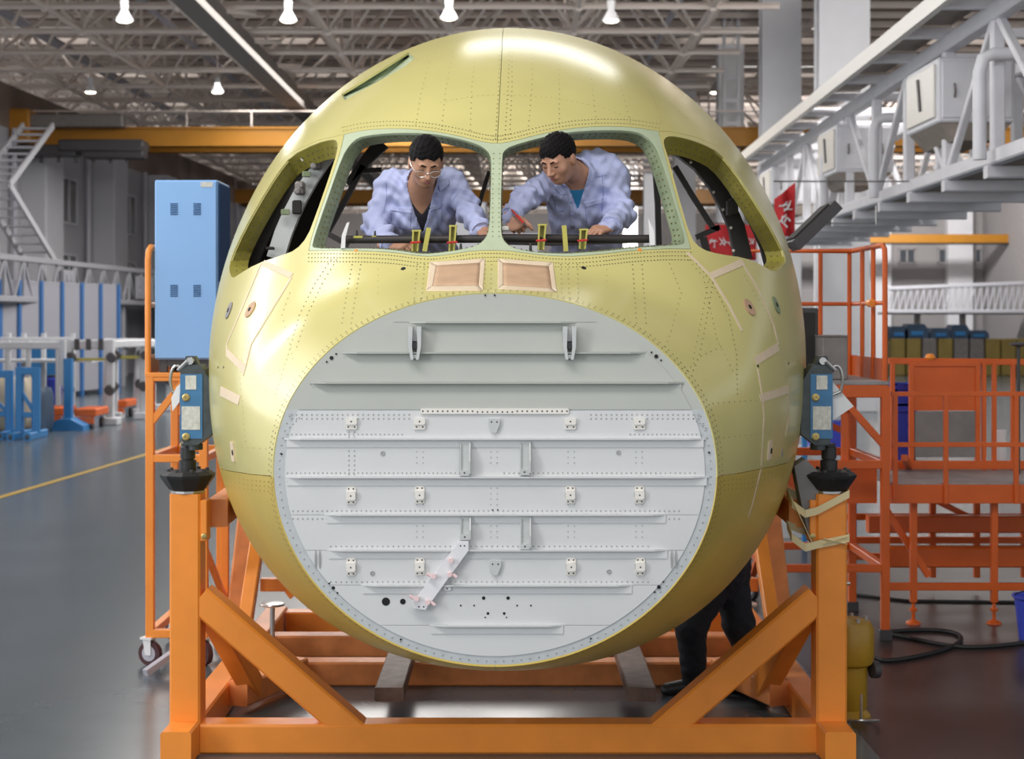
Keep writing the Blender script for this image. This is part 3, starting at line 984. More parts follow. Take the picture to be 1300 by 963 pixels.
def px_path(pts, step=5, closed=False):
    """photo-pixel polyline -> list of (theta, D) on the skin"""
    return [h for h in (hit(*p) for p in resample(pts, step, closed)) if h is not None]


WIN_L = [(396.2, 310), (399, 315), (432.6, 315), (471, 315), (501.5, 317), (525.8, 321), (542, 322), (562, 320), (582.5, 317), (604.8, 312), (616, 303), (621, 290), (622.5, 250), (623.5, 211), (622, 195.6), (613, 186.5), (600, 181), (582.5, 176.3), (552, 170), (521.8, 168.6), (491.4, 169.2), (467, 172), (455, 174.5), (444.8, 182.4), (434.7, 198.6), (420.5, 239), (406.3, 279.6)]
WIN_R = [(638, 196.6), (640.3, 191.5), (648.4, 185.4), (680.8, 176.3), (711, 169.6), (741.5, 166), (782, 165), (806.3, 167), (820.5, 172.3), (832.6, 184.4), (842.8, 210.8), (855, 251), (867, 291.8), (869.5, 304), (867, 310.5), (842.8, 311.4), (802, 314.5), (772, 318), (745.6, 320), (721, 321.7), (691, 321), (666.6, 318), (648, 313), (638.5, 304), (636, 290), (636.5, 240)]
WIN_SR = [(842.8, 183), (843.5, 176), (851, 172.2), (872, 176), (892.7, 183), (913.4, 193.6), (934, 218.5), (955, 249.6), (975.7, 283), (992.3, 314), (997.3, 328.5), (996, 335), (983, 346), (965.3, 334.8), (944.6, 326.5), (913.4, 322.3), (890.6, 316), (877, 301.5), (863, 253.8), (848.5, 199)]
WIN_SL = [(290.5, 342), (295, 353.5), (303.6, 347.5), (325.5, 334.4), (358, 323.5), (375.6, 317), (390, 300.6), (400.8, 272.2), (415.5, 230.7), (428.4, 191), (428, 179.4), (422, 176.8), (401.8, 181.6), (369, 198), (351.6, 219.8), (329.8, 254.7), (308, 294), (293, 326.7)]
HATCH = [(518, 66.5), (526, 74), (513, 85), (437.7, 127.0), (433.6, 119)]
FR_TOP = [(437, 170.5), (461, 165), (501.5, 162.5), (542, 165), (582.5, 172.3), (610, 179.5), (631, 182.4), (652, 179), (680.8, 171.3), (721, 163), (761.7, 160), (802, 161), (836, 166.5)]
FR_BOT = [(877, 316), (845, 315.5), (802, 318), (772, 321.5), (745.6, 324), (721, 325.5), (691, 324), (666.6, 321), (640, 317.5), (602.8, 317.8), (572.4, 322.5), (548, 325.5), (530, 324.5), (501.5, 320.5), (471, 318.5), (440, 318), (392, 318)]
FR_RIGHT = [(836, 166.5), (839.5, 180), (846.5, 205), (858.5, 251), (871, 293), (877, 316)]
FR_LEFT = [(392, 318), (394.5, 305), (402.5, 279), (416.5, 239), (430.5, 198), (434, 184), (437, 170.5)]

holes = {}
cons = []                      # constraint polylines in (theta, D): (points, closed)


def loop(name, pts, it=1, step=4):
    q = px_path(smooth_loop(pts, it), step, True)
    holes[name] = q
    cons.append((q, True))


loop('wl', WIN_L); loop('wr', WIN_R); loop('sl', WIN_SL); loop('sr', WIN_SR); loop('hatch', HATCH, 0, 4)
sm = lambda p: smooth_loop(p, 1, False)
frame_loop = sm(FR_TOP) + sm(FR_RIGHT)[1:] + sm(FR_BOT)[1:] + sm(FR_LEFT)[1:-1]
FL = px_path(frame_loop, 4, True)
cons.append((FL, True))
# seams
seam_top = px_path([(631.2, 182.4), (635, 110), (637, 70), (638, 45)], 5)
_t, _D = seam_top[-1]
seam_top += [(_t, _D + (DB - _D) * i / 12) for i in range(1, 13)]
cons.append((seam_top, False))
sl = px_path([(437, 170.5), (404, 178), (367, 195), (338.5, 226), (312, 274), (292, 315)], 4)
_t, _D = sl[-1]
sl += [(_t + .04 * i / 8, _D + (DB - _D) * i / 8) for i in range(1, 9)]
cons.append((sl, False))
sr_ = px_path([(836, 166.5), (853, 167), (882, 173.5), (913, 186), (940, 214), (965, 253), (985, 286), (1001, 318)], 4)
_t, _D = sr_[-1]
sr_ += [(_t - .04 * i / 8, _D + (DB - _D) * i / 8) for i in range(1, 9)]
cons.append((sr_, False))


def to_edge(q):
    """extend the path to the bulkhead edge"""
    (t0, d0), (t1, d1) = q[-2], q[-1]
    k = (t1 - t0) / (d1 - d0 + 1e-9)
    return q + [(t1 + k * (DA - d1), DA)]


cl = to_edge(px_path([(455, 318.6), (450, 350), (441, 412)], 5))
crr = to_edge(px_path([(807.5, 318), (809.5, 350), (812.8, 414)], 5))
cons += [(cl, False), (crr, False)]
for pts, sg in (([(344, 604), (320, 602), (290, 597.5), (277, 593.5)], -1), ([(915, 603), (940, 600), (985, 591), (1000, 587)], 1)):
    q = px_path(pts, 5)
    q = [(q[0][0], DA)] + q
    t, D = q[-1]
    q += [(t, D + (DB - D) * i / 6) for i in range(1, 7)] if D < DB - .03 else [(t, DB)]
    cons.append((q, False))

# constrained triangulation in (theta, D)
SU = 1.35
vin, ein = [], []
for q, closed in cons:
    k = len(vin)
    vin += [V((t * SU, D)) for t, D in q]
    ein += [(k + i, k + i + 1) for i in range(len(q) - 1)]
    if closed: ein.append((k + len(q) - 1, k))
nb = 144
k = len(vin)
tb = [TH0 + 2 * math.pi * i / nb for i in range(nb + 1)]
for t in tb: vin.append(V((t * SU, DA)))
for t in tb: vin.append(V((t * SU, DB)))
for i in range(nb):
    ein += [(k + i, k + i + 1), (k + nb + 1 + i, k + nb + 2 + i)]
ed = [DA + (DB - DA) * i / 40 for i in range(41)]
for t in (tb[0], tb[-1]):
    kk = len(vin)
    vin += [V((t * SU, D)) for D in ed]
    ein += [(kk + i, kk + i + 1) for i in range(40)]
rows = np.concatenate([np.linspace(DA, 7.6, 26)[1:], np.linspace(7.6, DB, 26)[1:-1]])
for j, D in enumerate(rows):
    for i in range(nb - 1):
        t = tb[i + 1] + (math.pi / nb if j % 2 else 0)
        if t < tb[-1] - .01:
            vin.append(V((t * SU, float(D))))
cv, ce, cf, _, coe, _ = delaunay_2d_cdt(vin, ein, [], 0, 1e-5)
TD = np.array([(p.x / SU, p.y) for p in cv])
P3 = surf(TD[:, 0], TD[:, 1])
N3 = snorm(TD[:, 0], TD[:, 1]) * NS
hard = set()
for e, oe in zip(ce, coe):
    if oe: hard.add((min(e), max(e)))
edge_f = {}
for fi, f in enumerate(cf):
    for a, b in zip(f, f[1:] + f[:1] if isinstance(f, list) else tuple(f[1:]) + (f[0],)):
        edge_f.setdefault((min(a, b), max(a, b)), []).append(fi)
comp = [-1] * len(cf)
adj = [[] for _ in cf]
for e, fs in edge_f.items():
    if len(fs) == 2 and e not in hard:
        adj[fs[0]].append(fs[1]); adj[fs[1]].append(fs[0])
nc = 0
for s in range(len(cf)):
    if comp[s] >= 0: continue
    st_ = [s]; comp[s] = nc
    while st_:
        q = st_.pop()
        for r_ in adj[q]:
            if comp[r_] < 0:
                comp[r_] = nc; st_.append(r_)
    nc += 1


def pip(p, poly):
    c = False
    n = len(poly)
    for i in range(n):
        (x1, y1), (x2, y2) = poly[i], poly[(i + 1) % n]
        if (y1 > p[1]) != (y2 > p[1]) and p[0] < (x2 - x1) * (p[1] - y1) / (y2 - y1 + 1e-15) + x1:
            c = not c
    return c


nose = thing('aircraft_nose', (0, 8.0, 0), 'large yellow-green primed aircraft nose section with open cockpit windows', 'aircraft')
comps = {}
for fi, c in enumerate(comp): comps.setdefault(c, []).append(fi)
for c, fl in comps.items():
    f0 = max(fl, key=lambda f: np.linalg.norm(np.cross(TD[cf[f][1]] - TD[cf[f][0]], TD[cf[f][2]] - TD[cf[f][0]])))
    p = TD[list(cf[f0])].mean(0)
    if any(pip(p, h) for h in holes.values()): continue
    if len(fl) < 3: continue
    mean = P3[np.unique([i for f in fl for i in cf[f]])].mean(0)
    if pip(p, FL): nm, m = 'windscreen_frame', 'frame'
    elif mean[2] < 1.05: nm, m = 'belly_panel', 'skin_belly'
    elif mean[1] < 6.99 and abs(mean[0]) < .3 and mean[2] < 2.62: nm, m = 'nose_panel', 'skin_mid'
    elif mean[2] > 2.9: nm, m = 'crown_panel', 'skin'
    else: nm, m = 'side_panel', ('skin' if mean[0] < 0 else 'skin_shade')
    ids = sorted({i for f in fl for i in cf[f]})
    mp = {i: k for k, i in enumerate(ids)}
    pos = P3[ids].copy()
    nor = N3[ids]
    faces = []
    for f in fl:
        t = [mp[i] for i in cf[f]]
        a, b, d = pos[t[0]], pos[t[1]], pos[t[2]]
        if np.dot(np.cross(b - a, d - a), nor[t[0]]) < 0: t = t[::-1]
        faces.append(tuple(t))
    # boundary: pull back 1.5 mm in the surface for a seam, then a turned-in rim
    cnt = {}
    for f in faces:
        for a, b in zip(f, f[1:] + f[:1]): cnt[(a, b)] = 1
    bnd = [(a, b) for (a, b) in cnt if (b, a) not in cnt]
    shift = np.zeros_like(pos)
    for a, b in bnd:
        e = pos[b] - pos[a]
        inw = np.cross(nor[a], e)
        L = np.linalg.norm(inw)
        if L > 1e-9:
            shift[a] += inw / L; shift[b] += inw / L
    ln_ = np.linalg.norm(shift, axis=1, keepdims=True)
    shift = np.where(ln_ > 1e-6, shift / np.maximum(ln_, 1e-6), 0)
    pos2 = pos + shift * .0017
    rim = {}
    vs = [tuple(q) for q in pos2]
    for a, b in bnd:
        for i in (a, b):
            if i not in rim:
                rim[i] = len(vs)
                vs.append(tuple(pos2[i] - nor[i] * .012))
    fs = faces + [(b, a, rim[a], rim[b]) for a, b in bnd]
    mb = MB()
    mb.add(vs, fs, True)
    o = mb.build(nm, m, nose, fix=False)


# backing straps behind the skin seams
for q in (seam_top, sl, sr_, cl, crr):
    q = [p for p in q if DA <= p[1] <= DB]
    P = [V(surf(t, D)) for t, D in q]
    Nn = [V(snorm(t, D)) * NS for t, D in q]
    vs, fs = [], []
    for i, (p, n_) in enumerate(zip(P, Nn)):
        t = (P[min(i + 1, len(P) - 1)] - P[max(i - 1, 0)]).normalized()
        s_ = n_.cross(t).normalized() * .016
        vs += [p + s_ - n_ * .013, p - s_ - n_ * .013, p - s_ - n_ * .016, p + s_ - n_ * .016]
    for i in range(len(P) - 1):
        for k in range(4):
            a, b = i * 4 + k, i * 4 + (k + 1) % 4
            fs.append((a, b, b + 4, a + 4))
    MB().add(vs, fs).build('seam_strap', 'reveal', nose)


# ---- window reveals: flanges turned in from each window outline
def reveal(name, q, cpx, k, depth, m, parent, back=0.0):
    P = surf(np.array([t for t, D in q]), np.array([D for t, D in q]))
    N = snorm(np.array([t for t, D in q]), np.array([D for t, D in q])) * NS
    cm = P.mean(0)
    cd = cm[1]
    c = np.array(pix(cpx[0], cpx[1], cd))
    A = P - N * .004
    B = P + (c - P) * k * np.array([1, 0, 1]) + np.array([0, depth, 0]) - N * back
    n = len(q)
    vs, fs = [], []
    for r_ in (A, A * .5 + B * .5, B, B + (c - B) * .0 + np.array([0, .012, 0])): vs += [tuple(x) for x in r_]
    for j in range(3):
        for i in range(n):
            a, b = j * n + i, j * n + (i + 1) % n
            fs.append((a, b, b + n, a + n))
    # outer skin of the flange so that it has thickness
    k0 = len(vs)
    off = (P - c) * .012
    for r_ in (A + off * .5, B + off * .5): vs += [tuple(x) for x in r_]
    for i in range(n):
        a, b = k0 + i, k0 + (i + 1) % n
        fs.append((a, a + n, b + n, b))
    o = MB().add(vs, fs, True).build(name, m, parent)
    return A, B, o


RV = {}
RV['wl'] = reveal('window_reveal', holes['wl'], (606, 300), .062, .09, 'reveal', nose)
RV['wr'] = reveal('window_reveal', holes['wr'], (652, 300), .062, .09, 'reveal', nose)
RV['sl'] = reveal('window_reveal', holes['sl'], (414, 318), .15, .10, 'reveal_y', nose)
RV['sr'] = reveal('window_reveal', holes['sr'], (868, 318), .14, .10, 'reveal_y', nose)
# notch lines / rivets of the reveals
rv_r = MB()
for key in ('wl', 'wr', 'sl', 'sr'):
    A, B, o = RV[key]
    n = len(A)
    c = A.mean(0)
    for i in range(0, n, 2):
        for f in (.35, .7):
            p = A[i] * (1 - f) + B[i] * f
            d = V(c - p).normalized()
            rv_r.box(p + np.array(d) * .002, (.007, .007, .007))
tag(rv_r.build('reveal_rivets', 'rivet', nose), kind='stuff')
# recess box behind the crown hatch
q = holes['hatch']
A, B, o = reveal('hatch_recess', q, (481, 98), .04, .08, 'frame', nose)
ctr = A.mean(0)
vs = [tuple(x) for x in B] + [tuple(B.mean(0) + np.array([0, .05, 0]))]
MB().add(vs, [(i, (i + 1) % len(B), len(B)) for i in range(len(B))]).build('hatch_back', 'frame', nose)
for (px, py) in ((453, 113), (504, 81)):
    t_, D_ = hit(px + 3, py + 3) or (0, 8)
    p = surf(t_, D_) if D_ > 6.6 else None
    if p is not None:
        n_ = snorm(t_, D_) * NS
        MB().box(V(p) - V(n_) * .05, (.035, .03, .05), .3, .006).build('hatch_latch', 'yellow_fit', nose)


# ---- strips of masking tape, rivets, fasteners laid on the skin
def strip(name, pts, wpx, m, lift=.0022, step=6):
    q = px_path(pts, step)
    if len(q) < 2: return
    P = [V(surf(t, D)) for t, D in q]
    N = [V(snorm(t, D)) * NS for t, D in q]
    vs, fs = [], []
    for i, (p, n_) in enumerate(zip(P, N)):
        t = (P[min(i + 1, len(P) - 1)] - P[max(i - 1, 0)]).normalized()
        s = n_.cross(t).normalized() * (wpx * p.y / F / 2)
        vs += [p + s + n_ * lift, p - s + n_ * lift, p + s + n_ * .0003, p - s + n_ * .0003]
    for i in range(len(P) - 1):
        a, b = i * 4, i * 4 + 4
        fs += [(a, a + 1, b + 1, b), (a + 2, a, b, b + 2), (a + 1, a + 3, b + 3, b + 1)]
    fs += [(0, 2, 3, 1), (len(vs) - 4, len(vs) - 3, len(vs) - 1, len(vs) - 2)]
    return MB().add(vs, fs, False).build(name, m, nose)


TP = 'tape_strip'
for pts, wd in (([(334, 333.5), (370, 350)], 8), ([(370, 352), (318.7, 437), (309, 476)], 4.5), ([(331, 335), (288, 437), (288, 447)], 4.5), ([(288, 447), (311, 469)], 9),
                ([(872, 320.5), (903, 351), (925, 387), (942, 420)], 5), ([(903, 350), (943, 332.5)], 9), ([(942, 334), (957, 358), (969.6, 382), (982, 412), (988, 437)], 5),
                ([(958.7, 458.5), (988, 440)], 10), ([(962, 468), (968, 505), (969.7, 530), (966, 591)], 4), ([(965, 505.5), (1001, 494)], 10), ([(1000.5, 499), (1001, 530), (997, 553.6)], 4), ([(966, 595), (955, 640), (950, 655)], 5)):
    strip(TP, pts, wd, 'tape')
strip('tape_patch', [(280, 496), (304, 508)], 12, 'tape')


def patch(name, poly, m, lift, step=6):
    """a thin sheet following the skin inside a photo-pixel quad"""
    a, b, c, d = [np.array(p, float) for p in poly]
    nu, nv = 10, 6
    vs, fs = [], []
    for j in range(nv + 1):
        for i in range(nu + 1):
            u, v = i / nu, j / nv
            p = (a * (1 - u) + b * u) * (1 - v) + (d * (1 - u) + c * u) * v
            t, D = hit(*p)
            n_ = snorm(t, D) * NS
            vs.append(tuple(surf(t, D) + n_ * lift))
    for j in range(nv):
        for i in range(nu):
            k = j * (nu + 1) + i
            fs.append((k, k + 1, k + nu + 2, k + nu + 1))
    o = MB().add(vs, fs, True).build(name, m, nose)
    so = o.modifiers.new('thick', 'SOLIDIFY'); so.thickness = lift * .9; so.offset = -1
    return o


def ring_patch(outer, inner):
    for i in range(4):
        o1, o2, i2, i1 = outer[i], outer[(i + 1) % 4], inner[(i + 1) % 4], inner[i]
        patch('tape_border', [o1, o2, i2, i1], 'tape', .002)


ring_patch([(546, 332.5), (616, 328.5), (613, 369), (541, 369.5)], [(554, 337), (610, 333.5), (608, 362.5), (549, 363.5)])
patch('paper_mask', [(554, 337), (610, 333.5), (608, 362.5), (549, 363.5)], 'tape_brown', .0012)
ring_patch([(632, 328.5), (702, 333), (707, 371), (632, 367)], [(638.5, 333.5), (697, 338), (701, 366.5), (638.5, 362.5)])
patch('paper_mask', [(638.5, 333.5), (697, 338), (701, 366.5), (638.5, 362.5)], 'tape_brown', .0012)


def disc_on_skin(name, px, py, r, m, h=.004, parent=None, sq=None):
    g = hit(px, py)
    if g is None: return None
    p, n_ = V(surf(*g)), V(snorm(*g)) * NS
    mb = MB()
    if sq:
        up = V((0, 0, 1))
        u = up.cross(n_).normalized()
        v = n_.cross(u)
        mb.prism([(-sq[0], -sq[1]), (sq[0], -sq[1]), (sq[0], sq[1]), (-sq[0], sq[1])], p, u, v, n_, h)
    else:
        mb.lathe([(r, 0), (r, h * .7), (r * .9, h)], p, n_, 18)
    return mb.build(name, m, parent or nose)


for (px, py, rr_, m) in ((318, 393, .043, 'tape_brown'), (291, 394, .045, 'grey_box'), (951, 390, .046, 'tape_brown'), (985, 387, .046, 'reveal')):
    o = disc_on_skin('sensor_port', px, py, rr_, m, .006)
    d = disc_on_skin('port_centre', px, py, rr_ * .28, 'black', .008, o)
for (px, py) in ((296, 573), (976.5, 571)):
    o = disc_on_skin('access_plate', px, py, .03, 'tape', .006, None, (.034, .045))
    disc_on_skin('plate_hole', px + 1, py + 1, .014, 'black', .009, o)
for (px, py, r_) in ((277, 466, .006), (284, 466, .006), (305, 467, .006), (512, 341, .012), (741, 340, .012), (1001, 461, .007), (962, 464, .009)):
    disc_on_skin('skin_hole', px, py, r_, 'black', .002)
disc_on_skin('lug_patch', 452, 318, .008, 'orange', .003); disc_on_skin('lug_patch', 812, 317, .010, 'orange', .003)

RIV = MB()
nriv = 0


def rivet_at(px, py, r=.0040, mb=None):
    global nriv
    g = hit(px, py)
    if g is None: return
    p, n_ = surf(*g), snorm(*g) * NS
    if n_[1] > -.12: return
    n_ = V(n_)
    u = n_.orthogonal().normalized()
    v = n_.cross(u)
    (mb or RIV).add([V(p) + n_ * .0012 + (u * math.cos(a) + v * math.sin(a)) * r for a in (0, 1.0472, 2.0944, 3.1416, 4.1888, 5.236)], [(0, 1, 2, 3, 4, 5)])
    nriv += 1


def row(pts, step=6.0, closed=False, r=.0040, off=0):
    if off:
        pts = [np.array(p, float) for p in resample(pts, 4)]
        q = []
        for i, p in enumerate(pts):
            t = pts[min(i + 1, len(pts) - 1)] - pts[max(i - 1, 0)]
            t /= np.linalg.norm(t) + 1e-9
            q.append(p + np.array((-t[1], t[0])) * off)
        pts = q
    for p in resample(pts, step, closed): rivet_at(p[0], p[1], r)


top = sm(FR_TOP)
for d in (-4, -9): row(top, 5.5, off=d)
bot = sm(FR_BOT)
for d in (-4, -9, -14): row(bot, 6.0, off=d)
for x in (629, 641): row([(x, 176), (x + 4, 110), (x + 6, 60)], 5.5)
row([(647, 176), (650, 110), (650, 60)], 6)
for (a, b) in (((561, 160), (575, 66)), ((597, 165), (605, 55)), ((671, 160), (676, 55)), ((710, 157), (706, 45)), ((757, 155), (742, 60)), ((800, 155), (775, 75)), ((528, 158), (545, 80)), ((840, 155), (815, 95)), ((870, 150), (842, 120))):
    row([a, ((a[0] + b[0]) / 2 + (2 if a[0] > 640 else -2), (a[1] + b[1]) / 2), b], 6.5, r=.0036)
row([(500, 84), (560, 66), (620, 60), (700, 64), (760, 76), (820, 105), (872, 150)], 6.5, r=.0036)
row([(560, 130), (600, 122), (640, 120), (700, 124), (760, 135), (800, 150)], 7, r=.0026)
# around the bulkhead
for (dd, st) in ((.022, 6.2), (.05, 6.2)):
    for i in range(190):
        t = math.radians(-72 + i * (324 / 190.))
        if math.radians(-72) <= t <= math.radians(252):
            p = surf(t, DA + dd)
            rivet_at(*to_px(p))
# vertical rows below the windscreen and rows on the cheeks
for x0, x1 in ((447, 434), (458, 446), (530, 523), (539, 533), (616, 614), (624, 622), (712, 714), (721, 724), (803, 808), (815, 820), (733, 735)):
    row([(x0, 336), ((x0 + x1) / 2, 372), (x1, 410)], 6.2)
for x0 in (480, 575, 665, 770): row([(x0, 342), (x0, 372)], 8, r=.0026)
row([(420, 330), (400, 360), (380, 400), (366, 450), (350, 500)], 6.5)
row([(427, 330), (409, 360), (390, 400), (377, 440)], 6.5)
row([(368, 372), (358, 400), (366, 430), (372, 455)], 7, r=.0034)
row([(880, 330), (905, 360), (925, 400), (935, 450), (936, 500)], 6.5)
row([(905, 358), (896, 410), (888, 450), (880, 470)], 6.5)
row([(899, 358), (889, 412), (880, 455)], 7, r=.0034)
row([(850, 335), (865, 372), (852, 420), (845, 440)], 7, r=.0034)
row([(915, 440), (890, 452), (872, 470)], 6.5, r=.0036)
row([(870, 325), (893, 352), (900, 385), (910, 430), (930, 470)], 7, r=.0034)
row([(905, 512), (960, 508), (1005, 500)], 6.5, r=.0036)
row([(912, 556), (960, 551), (1008, 541)], 6.5, r=.0036)
row([(945, 350), (975, 400), (992, 450), (1002, 500), (1003, 560)], 7, r=.0034)
for y in (610, 616, 622): row([(914, y), (950, y - 3), (985, y - 12)], 5.5, r=.0036); row([(346, y + 2), (315, y - 1), (288, y - 6)], 5.5, r=.0036)
row([(272, 560), (300, 567), (345, 570)], 7, r=.0033)
row([(330, 360), (312, 420), (305, 480), (312, 560)], 7.5, r=.0033)
row([(355, 470), (335, 480), (310, 478)], 7, r=.0033)
# post rivets of the windscreen frame
for x in (625.5, 633.5): row([(x, 300), (x, 240), (x + 1.2, 195)], 6.3, r=.0036)
tag(RIV.build('rivet_rows', 'rivet', nose, fix=False), kind='stuff')

# ---- pressure bulkhead closing the front
BK = DA + .004
bulk = None


def bz(px, py, out=0.0):
    """point on the bulkhead face seen at a photo pixel; out = distance in front of the face"""
    p = pix(px, py, BK)
    if p.z > ZFOLD:
        # leaning upper sheet: y = BK + (z - ZFOLD) * TILT
        kx, kz = (px - PX0) / F, (PY0 - py) / F
        y = (BK + (H - ZFOLD) * TILT) / (1 - kz * TILT)
        p = V((kx * y, y, H + kz * y))
    return p - V((0, out, 0))


edge_t = [TH0 + 2 * math.pi * i / 180 for i in range(180)]
ring = [surf(t, DA) for t in edge_t]


def face_pt(x, z, out=0.0):
    return V((x, BK + max(0, z - ZFOLD) * TILT - out, z))


def bulk_sheet(name, m, zlo, zhi, scale=1.0, out=0.0, parent=None, n=120):
    """sheet of the bulkhead between two heights, trimmed to the outline"""
    c = V((-0.072, 0, 1.683))
    pl = [(c.x + (p[0] - c.x) * scale, c.z + (p[2] - c.z) * scale) for p in ring]

    def clip(poly, z, keep_above):
        o = []
        for i in range(len(poly)):
            a, b = poly[i], poly[(i + 1) % len(poly)]
            ia, ib = (a[1] >= z) == keep_above, (b[1] >= z) == keep_above
            if ia: o.append(a)
            if ia != ib:
                t = (z - a[1]) / (b[1] - a[1])
                o.append((a[0] + (b[0] - a[0]) * t, z))
        return o
    pl = clip(clip(pl, zlo, True), zhi, False)
    k = len(pl)
    vs = [face_pt(x, z, out) for x, z in pl] + [face_pt(x, z, out - .004) for x, z in pl]
    fs = [tuple(range(k)), tuple(range(k, 2 * k))[::-1]] + [(i, i + k, (i + 1) % k + k, (i + 1) % k) for i in range(k)]
    return MB().add(vs, fs).build(name, m, parent)


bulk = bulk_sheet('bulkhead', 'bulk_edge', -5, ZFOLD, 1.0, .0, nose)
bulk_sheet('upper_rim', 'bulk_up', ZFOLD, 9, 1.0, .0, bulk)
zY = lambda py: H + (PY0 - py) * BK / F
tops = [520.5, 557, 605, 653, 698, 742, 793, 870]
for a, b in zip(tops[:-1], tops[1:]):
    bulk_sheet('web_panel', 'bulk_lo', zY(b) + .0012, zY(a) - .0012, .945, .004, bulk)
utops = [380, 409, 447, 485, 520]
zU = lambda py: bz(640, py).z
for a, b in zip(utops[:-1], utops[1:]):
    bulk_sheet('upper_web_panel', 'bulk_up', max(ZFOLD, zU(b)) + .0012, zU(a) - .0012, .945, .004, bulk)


def stiff(px0, px1, py, m, dep=.022, th=.007):
    a, b = bz(px0, py, .004), bz(px1, py, .004)
    L = b.x - a.x
    mb = MB()
    e = .07
    # blade with tapered ends and a foot flange
    mb.prism([(0, 0), (L, 0), (L - e, -dep), (e, -dep)], a + V((0, 0, -th / 2)), (1, 0, 0), (0, 1, 0), (0, 0, 1), th)
    mb.box(((a.x + b.x) / 2, a.y - .002, a.z - .018), (L - .02, .004, .036))
    return mb.build('stiffener', m, bulk)


for (x0, x1, y) in ((520, 732, 409), (433, 820, 447.5), (393, 868, 485.5)): stiff(x0, x1, y, 'bulk_up', .03)
for (x0, x1, y) in ((361, 896, 556.5), (362, 900, 605), (412, 848, 652.5), (415, 850, 697.5), (458, 805, 742), (545, 718, 793)): stiff(x0, x1, y, 'bulk_lo')
for s0, s1, y in ((362, 500, 562), (362, 500, 551), (375, 412, 652.5), (850, 889, 650), (850, 893, 557)):
    pass
brv = MB()


def bdot(px, py, r=.0035, mb=None):
    (mb or brv).lathe([(r, 0), (r * .8, .0025), (0, .003)], bz(px, py, .004), (0, -1, 0), 6, False)


for y in (551, 563): [bdot(365 + 5.6 * i, y) for i in range(int((500 if y < 560 else 520) - 365) // 5)]; [bdot(800 + 5.6 * i, y) for i in range(17)]
for y in (526, 531): [bdot(370 + 6.5 * i, y) for i in range(24)]; [bdot(750 + 6.5 * i, y) for i in range(22)]
for y in (600, 611): [bdot(365 + 5.6 * i, y) for i in range(40)]; [bdot(640 + 6.2 * i, y) for i in range(40)]
for y in (648, 658): [bdot(372 + 6.2 * i, y) for i in range(80)]
for y in (693, 738): [bdot(420 + 6.6 * i, y) for i in range(62)]
for x in (443, 450): [bdot(x, 566 + 6 * i) for i in range(7)]; [bdot(x, 566 + 6 * i) for i in range(-3, -1)]
for x in (529, 537, 623, 631, 721, 729, 807, 815):
    for (a, b) in ((566, 600), (612, 648), (660, 692)): [bdot(x, a + 7 * i, .0026) for i in range((b - a) // 7)]
for i in range(5): bdot(368 + 4 * i, 542 - 4 * i); bdot(880 + 4 * i, 531 + 3 * i)
for i in range(150):
    t = TH0 + 2 * math.pi * i / 150
    p = surf(t, DA)
    c = np.array((-0.072, 0, 1.683))
    q_ = c + (p - c) * .972
    if p[2] < ZFOLD: brv.lathe([(.0035, 0), (.0028, .0025), (0, .003)], face_pt(q_[0], q_[2], 0), (0, -1, 0), 6, False)
tag(brv.build('bulkhead_rivets', 'rivet_lt', bulk, fix=False), kind='stuff')


def hole(px, py, rpx):
    MB().lathe([(rpx * BK / F, 0), (rpx * BK / F, .0012), (0, .0014)], bz(px, py, .0045), (0, -1, 0), 20, False).build('bored_hole', 'black', bulk)


for (x, y, r_) in ((490, 763, 5.2), (511.5, 763, 3.6), (421, 454, 2.4), (833, 452, 2.5), (423.3, 745.7, 2.2), (836.3, 744.6, 2.4), (614, 758.5, 2.2), (645, 758.5, 2.2), (619.5, 778, 1.7), (640, 778, 1.7), (509, 811, 1.3), (750, 810, 1.2),
                   (585, 750, 1.1), (602, 750, 1.1), (585, 768, 1.1), (602, 768, 1.1), (656.5, 750, 1.1), (674, 750, 1.1), (656.5, 768, 1.1), (674, 768, 1.1), (427, 449, 1.2), (415, 459, 1.2), (827, 447, 1.2), (839, 457, 1.2), (418, 740, 1.2), (428.5, 752, 1.2), (842, 738, 1.2), (831, 751, 1.2), (616, 374.5, 1.2), (628, 374.5, 1.2), (625.5, 647, 1.1), (632, 647, 1.1), (357.5, 576, 1.3), (900, 574, 1.3), (616, 783, .9), (643, 783, .9)):
    hole(x, y, r_)
for (x, y) in ((486, 575), (785, 574), (473, 727), (773, 725)):
    MB().torus(bz(x, y, .006), .0075, .0028, (0, 1, 0), 14, 6).build('grommet', 'steel', bulk)


def clip_plate(px, py, wpx, hpx, holes_, m='clip', thick=.012, poly=None, name='clip'):
    k = BK / F
    p = bz(px, py, .004)
    mb = MB()
    if poly is None:
        a, b = wpx / 2 * k, hpx / 2 * k
        e = .18 * min(a, b) * 2
        poly = [(-a + e, -b), (a - e, -b), (a, -b + e), (a, b - e), (a - e, b), (-a + e, b), (-a, b - e), (-a, -b + e)]
    else:
        poly = [((x - px) * k, (py - y) * k) for x, y in poly]
    mb.prism(poly, p, (1, 0, 0), (0, 0, 1), (0, -1, 0), thick)
    o = mb.build(name, m, bulk)
    h = MB()
    for (dx, dy) in holes_:
        h.lathe([(1.15 * k, 0), (0, .0006)], p + V((dx * k, -thick - .0004, -dy * k)), (0, -1, 0), 8, False)
    if holes_:
        jo = h.v
        hm = h
        # holes belong to the clip: merge as second material
        me = o.data
        me.materials.append(M['grey_dk'])
        bm = bmesh.new(); bm.from_mesh(me)
        pw = V(o.matrix_world.translation) if False else V((0, 8.0, 0))
        vv = [bm.verts.new(V(q) - pw) for q in hm.v]
        for f in hm.f:
            nf = bm.faces.new([vv[i] for i in f]); nf.material_index = 1
        bm.to_mesh(me); bm.free()
    return o


